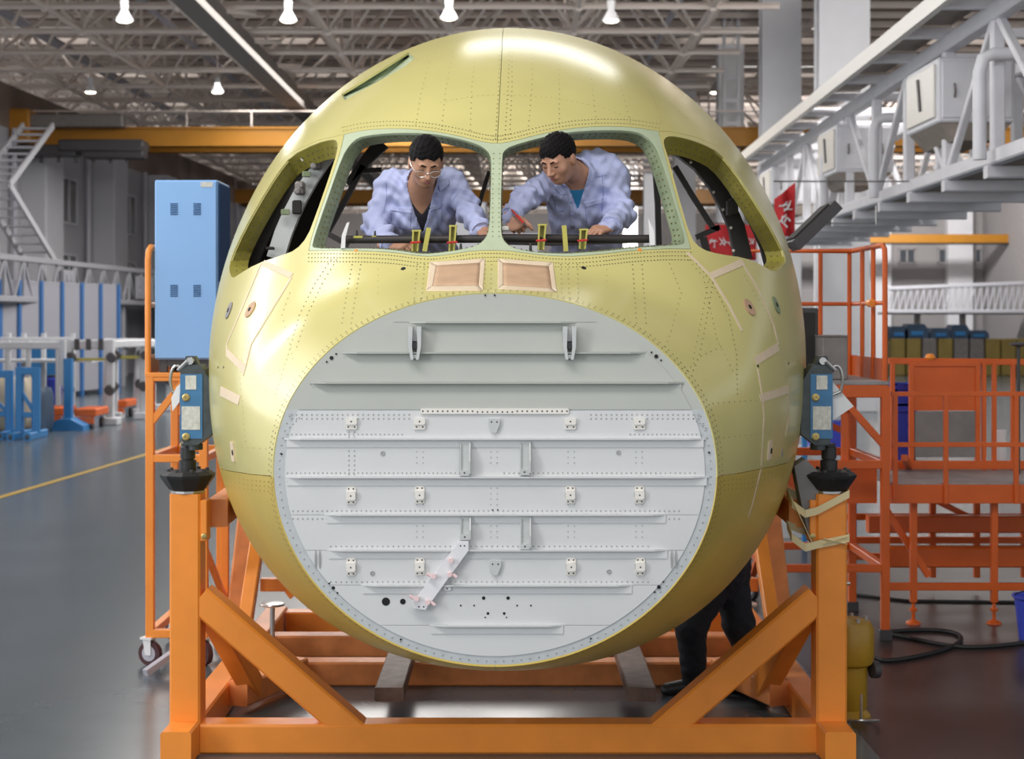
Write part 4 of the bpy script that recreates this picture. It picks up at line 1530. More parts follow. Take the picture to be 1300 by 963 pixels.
for x in (446.5, 533, 724, 811.5):
    clip_plate(x, 534.5, 14, 8, [(0, 0)], thick=.016)
    clip_plate(x, 541.5, 14, 6, [(-4, 0), (4, 0)], thick=.008)
    if x < 500: pass
for (x, y) in ((446, 628.5), (533, 627.5), (724, 627.5), (811.5, 627.5), (446, 719), (533, 718.5), (725, 718.5), (812.5, 718.5)):
    clip_plate(x, y, 12, 22, [(-3, -8.5), (3, -8.5), (-3, 8.5), (3, 8.5)], thick=.006)
    clip_plate(x, y, 12, 11, [(0, 0)], thick=.02)
for (x, y) in ((627.5, 540), (629, 720)):
    clip_plate(x, y, 0, 0, [(-3.5, -5), (3.5, -5)], 'clip_grey', .014, [(x - 7.5, y - 9), (x + 7.5, y - 9), (x + 7, y - 2), (x + 2.5, y + 9), (x - 2.5, y + 9), (x - 7, y - 2)], 'vee_clip')
# perforated ivory strip
clip_plate(628, 521.5, 188, 7, [(-91 + 6.3 * i, 0 if abs(i - 14.5) > 4 else 1) for i in range(30)], 'clip', .008, None, 'perforated_strip')
# channel brackets
for (x, ya, yb) in ((590.5, 560, 603), (666.5, 560, 602), (591, 655, 684), (667, 655, 696)):
    k = BK / F
    a, b = bz(x - 6.5, ya, .004), bz(x + 6.5, yb, .004)
    wdt, hh = b.x - a.x, a.z - b.z
    c = V(((a.x + b.x) / 2, a.y, (a.z + b.z) / 2))
    mb = MB()
    mb.box(c + V((0, -.004, 0)), (wdt, .008, hh))
    mb.prism([(0, 0), (.045, hh * .08), (.045, hh * .45), (.012, hh), (0, hh)], (b.x - .004, a.y, b.z), (0, -1, 0), (0, 0, 1), (1, 0, 0), .006)
    mb.prism([(0, 0), (.016, hh * .08), (.016, hh * .9), (0, hh)], (a.x, a.y, b.z), (0, -1, 0), (0, 0, 1), (1, 0, 0), .005)
    mb.box((c.x, a.y - .014, b.z + .012), (wdt, .022, .024))
    br = mb.build('channel_bracket', 'clip_grey', bulk)
    hole(x, yb - 5, 1.4) if False else None
    MB().lathe([(.004, 0), (0, .001)], (c.x - .002, a.y - .0256, b.z + .013), (0, -1, 0), 8, False).build('bolt', 'grey_dk', bulk)
# fork brackets of the upper sheet
for x in (527.5, 722.5):
    for s in (-1, 1):
        a = bz(x + s * 6, 414, 0)
        poly = [(x + s * 2.6, 414), (x + s * 8.5, 414), (x + s * 8, 440), (x + s * 5, 456), (x + s * 1.6, 456), (x + s * 3.4, 440)]
        clip_plate(x + s * 5, 435, 0, 0, [], 'clip_grey', .055, poly, 'fork_bracket')
    clip_plate(x, 424, 6, 18, [], 'clip_grey', .02, None, 'fork_web')
    clip_plate(x, 438, 5.5, 8, [], 'grey_dk', .035, None, 'fork_bush')
    clip_plate(x, 452, 5, 5, [], 'clip_grey', .03, None, 'fork_web')
# little black numerals beside the fork brackets
for (xs_) in (403.5, 855):
    for d in (-2.6, 2.6):
        k = BK / F
        pl = [(xs_ + d - .2, 698), (xs_ + d + .8, 704), (xs_ + d + 1.1, 709), (xs_ + d + .6, 716), (xs_ + d - .2, 721), (xs_ + d - 1.1, 714), (xs_ + d - 1.2, 706)]
        clip_plate(xs_ + d, 709, 0, 0, [], 'rivet_lt', .006, pl, 'louvre')
# slanting white gauge bar with pink pins
bar = clip_plate(562, 727, 0, 0, [(23, -36), (28, -36), (-29.5, 41), (-23.5, 41)], 'white', .03, [(583.5, 685), (595, 685), (595, 697), (540.5, 772), (526, 770), (526, 760.5)], 'gauge_bar')
for (x, y, d) in ((573, 709, 0), (551.5, 729, -1), (571.5, 726.5, 1), (530, 757, -1), (544, 761.5, 1)):
    p = bz(x, y, .034)
    pn_ = MB().tube([p, p + V((0, -.022, 0))], .010, 10)
    if d: pn_.tube([p + V((d * .012, -.01, 0)), p + V((d * .03, -.012, .012 * -d))], .007, 8)
    pn_.build('gauge_pin', 'pin', bulk)
clip_plate(568, 746, 9, 5, [(0, 0)], 'white', .012, None, 'clip')

# ---- inside: floor, frames, struts, sill beam and fittings
fl = MB()
fl.prism([(-1.36, 0), (1.32, 0), (1.45, 1.75), (-1.48, 1.75)], (0, 7.48, 1.66), (1, 0, 0), (0, 1, 0), (0, 0, 1), .04)
fl.build('cockpit_floor', 'grey_box', nose)
# inner frames, struts, sill beam and fittings of the cockpit (still parts of the nose)
def ring_frame(name, D, t0, t1, depth, thick, m, n=40):
    ths = [t0 + (t1 - t0) * i / n for i in range(n + 1)]
    P = surf(np.array(ths), np.full(n + 1, D))
    Nn = snorm(np.array(ths), np.full(n + 1, D)) * NS
    vs, fs = [], []
    for p, q in zip(P, Nn):
        q = np.array((q[0], 0, q[2])); q /= np.linalg.norm(q)
        for off, dy in ((.02, 0), (depth, 0), (depth, thick), (.02, thick)):
            r_ = p - q * off
            vs.append((r_[0], D + dy, r_[2]))
    for i in range(n):
        for k in range(4):
            a, b = i * 4 + k, i * 4 + (k + 1) % 4
            fs.append((a, b, b + 4, a + 4))
    fs += [(0, 1, 2, 3), (n * 4 + 3, n * 4 + 2, n * 4 + 1, n * 4)]
    return MB().add(vs, fs).build(name, m, nose)


ring_frame('rear_frame', 9.12, R(-30), R(210), .13, .05, 'dark')
ring_frame('side_frame', 8.55, R(112), R(182), .17, .05, 'dark')
ring_frame('side_frame', 8.7, R(14), R(70), .13, .05, 'dark')
# dark sheet added on the left inside so it looks dim through the side window
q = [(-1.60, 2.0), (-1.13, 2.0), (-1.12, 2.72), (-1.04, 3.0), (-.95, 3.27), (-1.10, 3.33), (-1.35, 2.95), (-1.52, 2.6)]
MB().prism(q, (0, 9.0, 0), (1, 0, 0), (0, 0, 1), (0, 1, 0), .03).build('inner_dark_sheet', 'near_black', nose)


def px_beam(name, pts, D, wpx, thick, m, D2=None):
    """flat curved beam whose centre line passes the given photo points at depth D..D2"""
    n = len(pts)
    P = [pix(x, y, D + (0 if D2 is None else (D2 - D) * i / (n - 1))) for i, (x, y) in enumerate(pts)]
    vs, fs = [], []
    for i, p in enumerate(P):
        t = (P[min(i + 1, n - 1)] - P[max(i - 1, 0)])
        t.y = 0
        t.normalize()
        s = V((t.z, 0, -t.x)) * (wpx[i] if isinstance(wpx, (list, tuple)) else wpx) * p.y / F / 2
        vs += [p - s, p + s, p + s + V((0, thick, 0)), p - s + V((0, thick, 0))]
    for i in range(n - 1):
        for k in range(4):
            a, b = i * 4 + k, i * 4 + (k + 1) % 4
            fs.append((a, b, b + 4, a + 4))
    fs += [(0, 1, 2, 3), tuple(range(4 * n - 4, 4 * n))[::-1]]
    return MB().add(vs, fs).build(name, m, nose)


ib = px_beam('inner_window_frame', [(424, 192), (409, 207), (394, 227), (380, 250), (369, 272), (359, 296), (349, 328)], 8.45, [8, 15, 18, 20, 21, 22, 22], .06, 'clip_grey')
for (px, py) in ((421, 189), (405, 194), (395, 199), (385, 204)):
    p = pix(px, py, 8.4)
    MB().tube([p, p + V((-.012, 0, .02)), p + V((-.006, -.02, .045)), p + V((.015, -.02, .05))], .008, 6).build('latch_hook', 'clip', ib)
for (px, py) in ((402, 207), (381, 239)):
    p = pix(px, py, 8.4)
    mb = MB().box(p, (.055, .05, .075), 0, .01).box(p + V((.012, -.03, .015)), (.02, .03, .03), 0, .005)
    mb.lathe([(.018, 0), (.018, .03), (.01, .035)], p + V((-.01, -.025, -.02)), (0, -1, 0), 10)
    mb.build('latch_block', 'grey_box', ib)
p = pix(377, 263, 8.4); MB().box(p, (.05, .05, .075), .2, .006).build('dark_fitting', 'near_black', ib)
p = pix(343, 315, 8.4); MB().box(p, (.045, .04, .016), 0, .004).build('dark_fitting', 'near_black', ib)
for (px, py) in ((389, 221), (362, 269)):
    p = pix(px, py, 8.4); MB().box(p, (.045, .03, .032), .3, .004).build('green_fitting', 'reveal', ib)
rb = px_beam('inner_window_frame', [(849, 186), (866, 193), (888, 208), (908, 232), (923, 258), (936, 288), (945, 330)], 8.75, [9, 14, 17, 18, 19, 20, 22], .08, 'dark')
for (px, py) in ((861, 190), (877, 206), (906, 244), (918, 266), (928, 289), (931, 318)):
    p = pix(px, py, 8.72); MB().lathe([(.009, 0), (.0, .004)], p, (0, -1, 0), 8).build('lightening_hole', 'clip', rb)
p = pix(931, 262, 8.7); MB().box(p, (.05, .04, .09), .2, .006).box(p + V((-.03, -.01, -.01)), (.02, .03, .08), .2).build('actuator', 'grey_dk', rb)
px_beam('strut', [(857, 211), (878, 246), (905, 288), (913, 290)], 8.8, 7, .03, 'dark')
px_beam('strut', [(884, 301), (900, 294), (914, 288)], 8.8, 7, .03, 'dark')
px_beam('strut', [(893, 301), (898, 320)], 8.8, 9, .03, 'dark')
px_beam('strut', [(980, 345), (968, 310), (955, 276), (948, 262)], 8.9, [14, 8, 5, 3], .03, 'dark')
# dark frames seen through the windscreen
px_beam('strut', [(485, 180), (462, 206), (440, 233)], 8.8, [20, 13, 6], .05, 'dark')
px_beam('strut', [(461, 210), (440, 250), (416, 293)], 8.8, 7, .04, 'dark')
px_beam('strut', [(457, 217), (484, 215)], 8.85, 6, .04, 'dark')
px_beam('strut', [(621, 217), (612, 246), (604, 276)], 8.85, 5, .04, 'dark')
px_beam('strut', [(832.5, 215), (835.5, 260), (837, 316)], 8.7, 7, .05, 'dark')
px_beam('strut', [(415, 296), (428, 303), (442, 311)], 8.3, 7, .04, 'dark')
# dark sill tube with its brackets
sb_ = MB().tube([pix(436, 304, 7.35), pix(530, 303.5, 7.30), pix(628, 303, 7.25)], .019, 12)
sb_.tube([pix(632, 302, 7.25), pix(740, 303, 7.30), pix(828, 303, 7.35)], .020, 12)
sill = sb_.build('sill_tube', 'dark', nose)
px_beam('sill_plate', [(640, 306), (700, 307), (798, 305)], 7.5, [8, 9, 6], .05, 'dark')
for (px, pya, pyb, w_, kind) in ((527, 293, 319, 8, 'c'), (573.5, 287, 319, 7, 'p'), (686.5, 285.5, 317, 8, 'c'), (739, 291.5, 316, 8, 'c')):
    p0, p1 = pix(px, pyb, 7.24), pix(px + (2 if kind == 'c' else 2), pya, 7.24)
    mb = MB()
    w2 = w_ * 7.24 / F / 2
    for s in (-1, 1):
        mb.bar(p0 + V((s * w2 * .8, 0, 0)), p1 + V((s * w2, 0, 0)), .008, .05, 0, (0, 1, 0))
    mb.bar(p0 + V((0, .02, 0)), p1 + V((0, .02, 0)), 2 * w2, .006, 0, (0, 1, 0))
    mb.box(p1, (2.9 * w2, .05, .008))
    mb.build('sill_bracket', 'yellow_fit', sill)
    MB().tube([pix(px - 6, 305.5 if px > 600 else 308, 7.2), pix(px + 7, 304.5 if px > 600 else 307, 7.2)], .005, 8).build('red_bolt', 'red', sill)
for (pa, pb) in (((539, 319), (544.5, 289)), ((718.5, 319), (716, 286))):
    MB().bar(pix(*pa, 7.2), pix(*pb, 7.2), .022, .012, 0, (0, 1, 0)).build('upright_strip', 'yellow_fit', sill)
for (px, pyt) in ((453, 292), (476, 293)):
    MB().box(pix(px + 2, 301, 7.33), (.045, .03, .012), 0, .003).build('pin_base', 'yellow_fit', sill)
    MB().tube([pix(px, 301, 7.33), pix(px, pyt, 7.33)], [.007, .004], 8).build('index_pin', 'dark', sill)
for (px, pyt) in ((585, 309), (673.5, 308)):
    MB().tube([pix(px, 319, 7.22), pix(px, pyt, 7.22)], [.008, .005], 8).build('index_pin', 'dark', sill)
for pl in ([(432.5, 315), (438, 315), (438.5, 301), (443.5, 281.5), (440, 283), (434, 298)], [(825, 311), (831, 311), (830.5, 294), (823, 277), (824.5, 296)]):
    c = pl[0]
    k = 7.28 / F
    MB().prism([((x - c[0]) * k, (c[1] - y) * k) for x, y in pl], pix(*c, 7.28), (1, 0, 0), (0, 0, 1), (0, 1, 0), .02).build('hinge_fin', 'white', sill)
MB().box(pix(640, 290, 7.3), (.045, .03, .022), 0, .004).build('stop_block', 'clip', sill)


# ================================================================== ORANGE SUPPORT CRADLE
cd_ = thing('support_cradle', (0, 9.0, 0), 'heavy orange steel cradle with two front posts carrying the yellow-green nose', 'cradle')
PD = 8.30
for s, X in ((-1, -1.752), (1, 1.712)):
    MB().bar((X, PD, 0), (X, PD, 1.393), .164, .164, .07).build('post', 'orange', cd_)
    inx = -s
    # 45 degree brace
    a, b = V((X + inx * .07, PD, .83)), V((X + inx * .95, PD, -.0))
    b.z = .07
    MB().bar(a, b, .15, .15, .08).build('brace', 'orange', cd_)
    MB().bar((X + inx * .09, PD + .12, .75), (X + inx * .20, PD + .9, .12), .12, .12, .08).build('brace', 'orange', cd_)
    MB().box((X + inx * .10, PD - .02, 1.25), (.035, .11, .22), 0, .004).build('gusset_plate', 'orange', cd_)
    MB().lathe([(.016, 0), (.016, .012), (.008, .014)], (X + inx * .105, PD - .08, 1.17), (0, -1, 0), 8).build('bolt', 'brass', cd_)
    MB().bar((X + inx * .14, PD + .08, 1.27), (X + inx * .06, 10.9, 1.25), .12, .15, .08).build('side_rail', 'orange_worn' if s < 0 else 'orange', cd_)
    MB().bar((X - inx * .20, 10.95, .08), (X - inx * .06, 10.95, 1.35), .17, .17, .08).build('rear_post', 'orange_worn', cd_)
    MB().bar((X, 8.0, .09), (X, 11.45, .09), .16, .18, .07).build('base_beam', 'orange', cd_)
    MB().bar((X + inx * .0, 9.9, .15), (X + inx * .0, 10.95, 1.15), .09, .09, .08).build('brace', 'orange', cd_)
    # jack head on the post
    D0 = PD
    zc = 1.393
    jp = MB().lathe([(.088, 0), (.088, .018), (.10, .02), (.145, .085), (.150, .10), (.120, .118), (.05, .122)], (X, D0, zc), n=10, smooth=False).build('jack_pad', 'black_pad', cd_)
    MB().lathe([(.046, 0), (.046, .055), (.034, .057), (.034, .062), (.040, .064), (.040, .125), (.036, .13), (.036, .145)], (X, D0, zc + .12), n=20).build('jack_screw', 'black_pad', jp)
    MB().lathe([(.094, 0), (.094, .012)], (X, D0, zc + .002), n=12, smooth=False).build('washer', 'steel', jp)
    for a_ in range(8):
        an = a_ * math.pi / 4 + .39
        MB().lathe([(.011, 0), (.011, .012), (.006, .014)], (X + .105 * math.cos(an), D0 + .105 * math.sin(an), zc + .118), n=6, smooth=False).build('bolt', 'grey_dk', jp)
    # levelling screws behind
    p = V((X + inx * .20, 9.95, .0))
    MB().tube([p + V((0, 0, .02)), p + V((0, 0, .48))], .016, 8).lathe([(.075, 0), (.08, .008), (.075, .016), (.02, .02)], p + V((0, 0, .47)), n=20).lathe([(.07, 0), (.07, .02)], p, n=12).build('levelling_screw', 'steel', cd_)
    p = V((X - inx * .16, 8.62, .0)) if s > 0 else V((X + .02, 8.1, 0))
MB().bar((-1.67, 8.30, .08), (1.63, 8.30, .08), .16, .16, .08).build('cross_beam', 'orange', cd_)
MB().bar((-1.66, 9.80, .078), (1.62, 9.80, .078), .16, .152, .08).build('cross_beam', 'orange_worn', cd_)
MB().bar((-1.66, 10.62, .075), (1.62, 10.62, .075), .16, .148, .08).build('cross_beam', 'orange_worn', cd_)
MB().bar((-1.66, 11.35, .09), (1.62, 11.35, .09), .16, .16, .08).build('cross_beam', 'orange', cd_)
MB().bar((-1.80, 11.02, .42), (1.76, 11.02, .42), .08, .09, .08).build('cross_beam', 'orange', cd_)
for X in (-.70, .74):
    MB().bar((X, 8.75, .19), (X, 10.7, .19), .165, .08, .08).build('skid_beam', 'brown', cd_)
MB().bar((-1.62, 9.05, .12), (-1.35, 9.72, .12), .14, .14, .08).build('corner_brace', 'orange_worn', cd_)
MB().bar((1.58, 9.05, .12), (1.32, 9.72, .12), .14, .14, .08).build('corner_brace', 'orange_worn', cd_)
MB().bar((1.84, 10.95, 1.05), (1.25, 10.95, .32), .08, .08, .08).build('contour_arm', 'orange', cd_)
for (x0, z0, x1, z1) in ((-1.62, .55, -1.2, .92), (-1.62, .8, -1.35, 1.02), (-1.60, .35, -1.05, .8)):
    MB().bar((x0, 10.98, z0), (x1, 10.98, z1), .06, .06, .08).build('cross_brace', 'orange', cd_)


# blue hoisting brackets bolted to the skin on both sides
def side_bracket(X, s, label):
    """s = -1 for the left bracket"""
    t = thing('hoist_bracket', (X, PD, 1.66), label, 'bracket')
    z0, z1 = 1.655, 2.085
    D = PD
    hw = .062
    poly = [(-hw, z0 + .05), (-hw + .02, z0), (hw - .03, z0), (hw + .045, z0 + .06), (hw + .045, z1 - .10), (hw - .02, z1), (-hw + .01, z1), (-hw, z1 - .03)]
    poly = [(a * -s, b) for a, b in poly]
    MB().prism(poly, (X, D - .07, 0), (1, 0, 0), (0, 0, 1), (0, 1, 0), .14).build('edge_frame', 'blue_edge', t)
    body = [(-hw, z0 + .035), (hw - .005, z0 + .035), (hw - .005, z1 - .05), (-hw, z1 - .05)]
    body = [(a * -s, b) for a, b in body]
    MB().prism(body, (X, D - .076, 0), (1, 0, 0), (0, 0, 1), (0, 1, 0), .03).build('face_plate', 'blue', t)
    ear = [(-.05, z1 - .03), (.05, z1 - .03), (.02, z1 + .045), (-.03, z1 + .045)]
    MB().prism([(a * -s, b) for a, b in ear], (X + s * .012, D - .03, 0), (1, 0, 0), (0, 0, 1), (0, 1, 0), .06).build('lug', 'blue_edge', t)
    for (zc, hh, ww) in ((1.99, .075, .058), (1.80, .125, .098)):
        MB().box((X - s * .0 + s * .004, D - .078, zc), (ww, .004, hh)).build('label_sheet', 'label', t)
    for zc in (1.91, 1.70):
        MB().lathe([(.021, 0), (.021, .006), (.014, .008), (.014, .014), (.005, .014), (.004, .006)], (X + s * .03 * (1 if s < 0 else -1), D - .076, zc), (0, -1, 0), 12).build('bolt', 'brass', t)
    MB().lathe([(.045, 0), (.045, .03), (.03, .03)], (X, D, z0 - .03), n=16).build('socket', 'blue_edge', t)
    for zc in (1.93, 1.74):
        MB().box((X - s * (hw + .05), D, zc), (.03, .10, .06), 0, .004).build('skin_pad', 'yellow_fit', t)
    # shackle ring hanging off the lug, and the paper tag
    c = V((X + s * .085, D - .05, z1 - .09))
    sh = MB()
    pts = []
    for i in range(15):
        a = R(-40 + i * 20)
        pts.append(c + V((s * .035 * math.cos(a) * (1.0), -.01 * math.sin(a), .085 * math.sin(a))))
    sh.tube(pts + [pts[0]], .0085, 8)
    sh.tube([V((X + s * .02, D - .08, z1 + .02)), V((X + s * .075, D - .06, z1 - .03))], .012, 8)
    sh.lathe([(.02, -.03), (.02, .03)], V((X + s * .01, D - .05, z1 + .02)), (0, 1, 0), 10)
    sh.build('shackle', 'steel', t)
    if s < 0:
        pl = [(0, .0), (.022, .02), (.016, -.08), (-.022, -.13), (-.028, -.06)]
        MB().prism(pl, (X - .085, D - .06, 1.965), (1, 0, 0), (0, 0, 1), (.2, 1, 0), .003).build('paper_tag', 'paper', t)
    else:
        pl = [(0, 0), (.12, -.14), (.0, -.22), (-.02, -.20)]
        MB().prism(pl, (X + .065, D - .03, 2.0), (1, 0, 0), (0, 0, 1), (0, 1, 0), .003).build('paper_tag', 'paper', t)
    return t


side_bracket(-1.715, -1, 'blue lifting bracket at the left flank, on the left jack pad, small folded tag')
side_bracket(1.655, 1, 'blue lifting bracket at the right flank, on the right jack pad, big diamond tag')
# grey foam pad strapped to the right post with cream tape
t = thing('foam_pad', (1.62, 8.32, 1.1), 'grey foam pad taped with cream tape to the right orange post', 'pad')
MB().prism([(-.11, .44), (-.05, .48), (.03, .40), (.045, .0), (-.02, .03), (-.06, .18)], (1.625, 8.24, 1.10), (1, 0, 0), (0, 0, 1), (0, 1, 0), .12).build('foam', 'foam', t)
for (z, dz) in ((1.34, .055), (1.16, .0)):
    mb = MB()
    pts = [(1.50, 8.22, z + .0), (1.565, 8.20, z - .05), (1.63, 8.205, z - .035), (1.80, 8.205, z + dz), (1.802, 8.39, z + dz), (1.62, 8.395, z), (1.50, 8.37, z + .05)]
    for a, b in zip(pts, pts[1:] + pts[:1]):
        mb.prism([(0, 0), (1, 0), (1, 1), (0, 1)], V(a) - V((0, 0, .02)), V(b) - V(a), V((0, 0, .042)), (V(b) - V(a)).cross(V((0, 0, 1))).normalized(), .003)
    mb.build('tape_band', 'cream_tape', t)
mb = MB()
mb.bar((1.49, 8.2, 1.38), (1.60, 8.198, 1.14), .018, .003, 0).bar((1.66, 8.2, 1.16), (1.79, 8.2, 1.13), .02, .003, 0).bar((1.66, 8.2, 1.13), (1.79, 8.2, 1.17), .02, .003, 0)
mb.build('tape_band', 'cream_tape', t)


# ================================================================== CARTS AND PLATFORMS
def caster(x, y, r, parent, m='tyre', turn=.5):
    ax = V((math.cos(turn), math.sin(turn), 0))
    c = MB().lathe([(r * .98, -.02), (r, -.014), (r, .014), (r * .98, .02)], (x, y, r), ax, 22).build('caster', m, parent)
    MB().lathe([(r * .62, -.024), (r * .62, .024)], (x, y, r), ax, 16).lathe([(r * .2, -.032), (r * .2, .032)], (x, y, r), ax, 10).build('hub', 'pipe', c)
    f = MB()
    side = V((-ax.y, ax.x, 0))
    for s in (-1, 1):
        f.prism([(-.022, 0), (.022, 0), (.04, r * 1.35), (-.02, r * 1.35)], V((x, y, r * .9)) + ax * (s * .030) - ax * .003, side, (0, 0, 1), ax, .006)
    f.box((x + side.x * .012, y + side.y * .012, r * 2.25), (.085, .085, .014), turn)
    f.build('fork', 'white', c)
    return c


lc = thing('work_platform_cart', (-2.1, 10.7, 0), 'orange wheeled platform cart at the left carrying the tall blue cabinet', 'cart')
xa, xb, ya, yb = -2.43, -2.07, 10.32, 11.08
for x in (xa, xb):
    for y in (ya, yb):
        MB().bar((x, y, .19), (x, y, 1.94), .055, .055, .08).build('leg', 'orange', lc)
for z, s in ((1.93, .045), (1.39, .05), (.215, .055)):
    for y in (ya, yb): MB().bar((xa, y, z), (xb, y, z), s, s, .08).build('rail', 'orange', lc)
    for x in (xa, xb): MB().bar((x, ya, z), (x, yb, z), s, s, .08).build('rail', 'orange', lc)
MB().box(((xa + xb) / 2, (ya + yb) / 2, 1.95), (xb - xa + .06, yb - ya + .06, .03), 0, .004).build('deck', 'orange', lc)
MB().bar((xa, ya, 1.62), (xa + .22, ya, 1.9), .045, .045, .08).build('brace', 'orange', lc)
MB().bar((xa, yb, 1.62), (xa + .22, yb, 1.9), .045, .045, .08).build('brace', 'orange', lc)
MB().bar((xb, yb, .3), (xb + .0, ya, .8), .04, .04, .08).build('brace', 'orange', lc)
MB().bar((xa + .32, yb, .2), (xa + .32, yb, 1.39), .04, .04, .08).build('upright', 'orange', lc)
MB().bar((xa, yb, .85), (xb, yb, .85), .04, .04, .08).build('rail', 'orange', lc)
MB().box((xa - .02, (ya + yb) / 2, 2.02), (.008, yb - ya + .04, .13)).build('toe_board', 'orange', lc)
for x in (xa - .015,):
    pts = [(x, ya, 1.95), (x, ya, 2.72), (x, ya + .02, 2.78), (x, ya + .08, 2.81), (x, yb - .08, 2.81), (x, yb - .02, 2.78), (x, yb, 2.72), (x, yb, 1.95)]
    MB().tube(pts, .021, 10).build('handrail', 'orange', lc)
    MB().tube([(x, ya, 2.42), (x, yb, 2.42)], .017, 8).build('mid_rail', 'orange', lc)
for (x, y, tn) in ((xa + .0, ya + .0, 1.25), (xb, ya, .8), (xa, yb, 1.0), (xb, yb, 1.2)): caster(x, y, .082, lc, 'tyre', tn)
MB().tube([(xa + .22, ya - .1, 0.0), (xa + .22, ya - .1, .28)], .009, 8).lathe([(.05, 0), (.03, .03)], (xa + .22, ya - .1, 0), n=12).build('outrigger_pin', 'steel', lc)
MB().bar((xa + .05, ya - .35, .03), (xa + .26, ya - .08, .16), .045, .045, .08).build('outrigger', 'pipe', lc)

# sky blue control cabinet
cb = thing('control_cabinet', (-2.195, 10.55, 1.965), 'tall sky-blue steel cabinet with louvres standing on the left orange cart', 'cabinet')
x0, x1, y0, y1, z0, z1 = -2.41, -1.985, 10.36, 10.80, 2.05, 3.262
MB().box(((x0 + x1) / 2, (y0 + y1) / 2, (z0 + z1) / 2), (x1 - x0, y1 - y0, z1 - z0), 0, .008).build('body', 'cab_blue', cb)
MB().box(((x0 + x1) / 2, y0 - .008, (z0 + z1) / 2), (x1 - x0 - .014, .016, z1 - z0 - .02), 0, .004).build('front_door', 'cab_blue', cb)
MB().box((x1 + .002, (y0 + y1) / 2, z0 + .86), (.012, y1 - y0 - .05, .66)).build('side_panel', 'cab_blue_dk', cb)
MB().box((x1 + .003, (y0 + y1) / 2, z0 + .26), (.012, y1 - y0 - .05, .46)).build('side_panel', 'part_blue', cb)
MB().box((x1 - .07, y0 - .018, z1 - .032), (.08, .004, .034)).build('rating_plate', 'label', cb)
for zc in (3.065, 2.515):
    for xc in (x0 + .135, x0 + .29):
        for i in range(7):
            MB().box((xc, y0 - .019, zc + .036 - i * .012), (.052, .008, .0055), 0, .002).build('louvre', 'cab_blue_dk', cb)
for (x, y) in ((x0 + .05, y0 + .05), (x1 - .05, y0 + .05), (x0 + .05, y1 - .05), (x1 - .05, y1 - .05)):
    MB().box((x, y, 2.008), (.05, .05, .085)).build('foot', 'grey_dk', cb)
MB().box(((x0 + x1) / 2, (y0 + y1) / 2, 2.03), (x1 - x0 - .06, y1 - y0 - .06, .05)).build('plinth', 'grey_dk', cb)

# right platform
rp = thing('work_platform', (2.3, 11.6, 0), 'tall orange railed work platform at the right, grey box and console on its deck', 'platform')
xa, xb, ya, yb, zd = 1.86, 2.70, 11.12, 12.2, 1.84
for x in (xa, xb):
    for y in (ya, yb):
        MB().bar((x, y, .08), (x, y, zd), .06, .06, .08).build('leg', 'orange_deep', rp)
        MB().box((x, y, .04), (.09, .09, .08), 0, .005).build('foot', 'grey_dk', rp)
for z, s in ((zd - .04, .09), (1.27, .06), (.52, .055)):
    for y in (ya, yb): MB().bar((xa, y, z), (xb, y, z), .055, s, .08).build('rail', 'orange_deep', rp)
    for x in (xa, xb): MB().bar((x, ya, z), (x, yb, z), .055, s, .08).build('rail', 'orange_deep', rp)
MB().box(((xa + xb) / 2, (ya + yb) / 2, zd + .02), (xb - xa + .05, yb - ya + .05, .03), 0, .004).build('deck', 'plastic_sheet', rp)
MB().box(((xa + xb) / 2, ya + .25, 1.10), (xb - xa, .02, .28)).build('kick_panel', 'orange_deep', rp)
MB().bar((xa + .50, ya, zd - .06), (xb, ya, 1.40), .05, .05, .08).build('brace', 'orange_deep', rp)
MB().bar((xa, yb, zd - .06), (xb, yb, 1.40), .05, .05, .08).build('brace', 'orange_deep', rp)
MB().bar((2.42, ya + .05, zd), (2.42, ya + .05, 1.27), .05, .05, .08).build('upright', 'orange_deep', rp)
zr = 2.86
MB().tube([(xa, yb, zd), (xa, yb, zr), (xb - .06, yb, zr), (xb, yb - .05, zr), (xb, ya + .07, zr), (xb, ya + .01, zr - .03), (xb, ya, zr - .09), (xb, ya, zd)], .02, 10).build('handrail', 'orange_deep', rp)
MB().tube([(xa, yb, 2.44), (xb, yb, 2.44), (xb, ya, 2.44)], .016, 8).build('mid_rail', 'orange_deep', rp)
for (x, y) in ((2.45, yb), (2.68, yb), (xb, 11.84), (xb, 11.48)):
    MB().tube([(x, y, zd), (x, y, zr)], .018, 8).build('rail_post', 'orange_deep', rp)
MB().box((xb, (ya + yb) / 2, zd + .11), (.01, yb - ya, .17)).build('toe_board', 'orange_deep', rp)
MB().lathe([(.03, -.05), (.03, .05)], (xb - .03, ya + .3, 2.44), (0, 1, 0), 10).build('rail_clamp', 'orange', rp)
caster(1.99, 12.72, .085, rp, 'grey_dk', .3)
MB().bar((1.99, 12.72, .2), (1.99, 12.2, .52), .05, .05, .08).build('tow_arm', 'orange_deep', rp)
# grey steel box and dark console on that deck
t = thing('steel_box', (2.38, 11.5, zd + .035), 'plain grey steel box standing on the right platform deck', 'box')
MB().box((2.37, 11.42, zd + .195), (.185, .32, .315), 0, .006).build('body', 'grey_box', t)
MB().box((2.37, 11.42, zd + .357), (.195, .33, .012), 0, .003).build('lid', 'grey_box', t)
t = thing('console', (2.10, 11.7, zd + .035), 'dark grey console with tilted lid beside the right flank of the nose', 'console')
MB().box((2.155, 11.75, zd + .30), (.30, .40, .53), 0, .01).build('cabinet', 'grey_dk', t)
MB().box((2.158, 11.545, zd + .30), (.24, .02, .46)).build('door', 'near_black', t)
MB().tube([(2.10, 11.8, zd + .56), (2.10, 11.8, 2.92)], .022, 8).build('mast', 'grey_dk', t)
c = pix(1032, 286, 11.6)
u = V((.72, 0, .70)).normalized()
vv = V((-.70, 0, .72)).normalized()
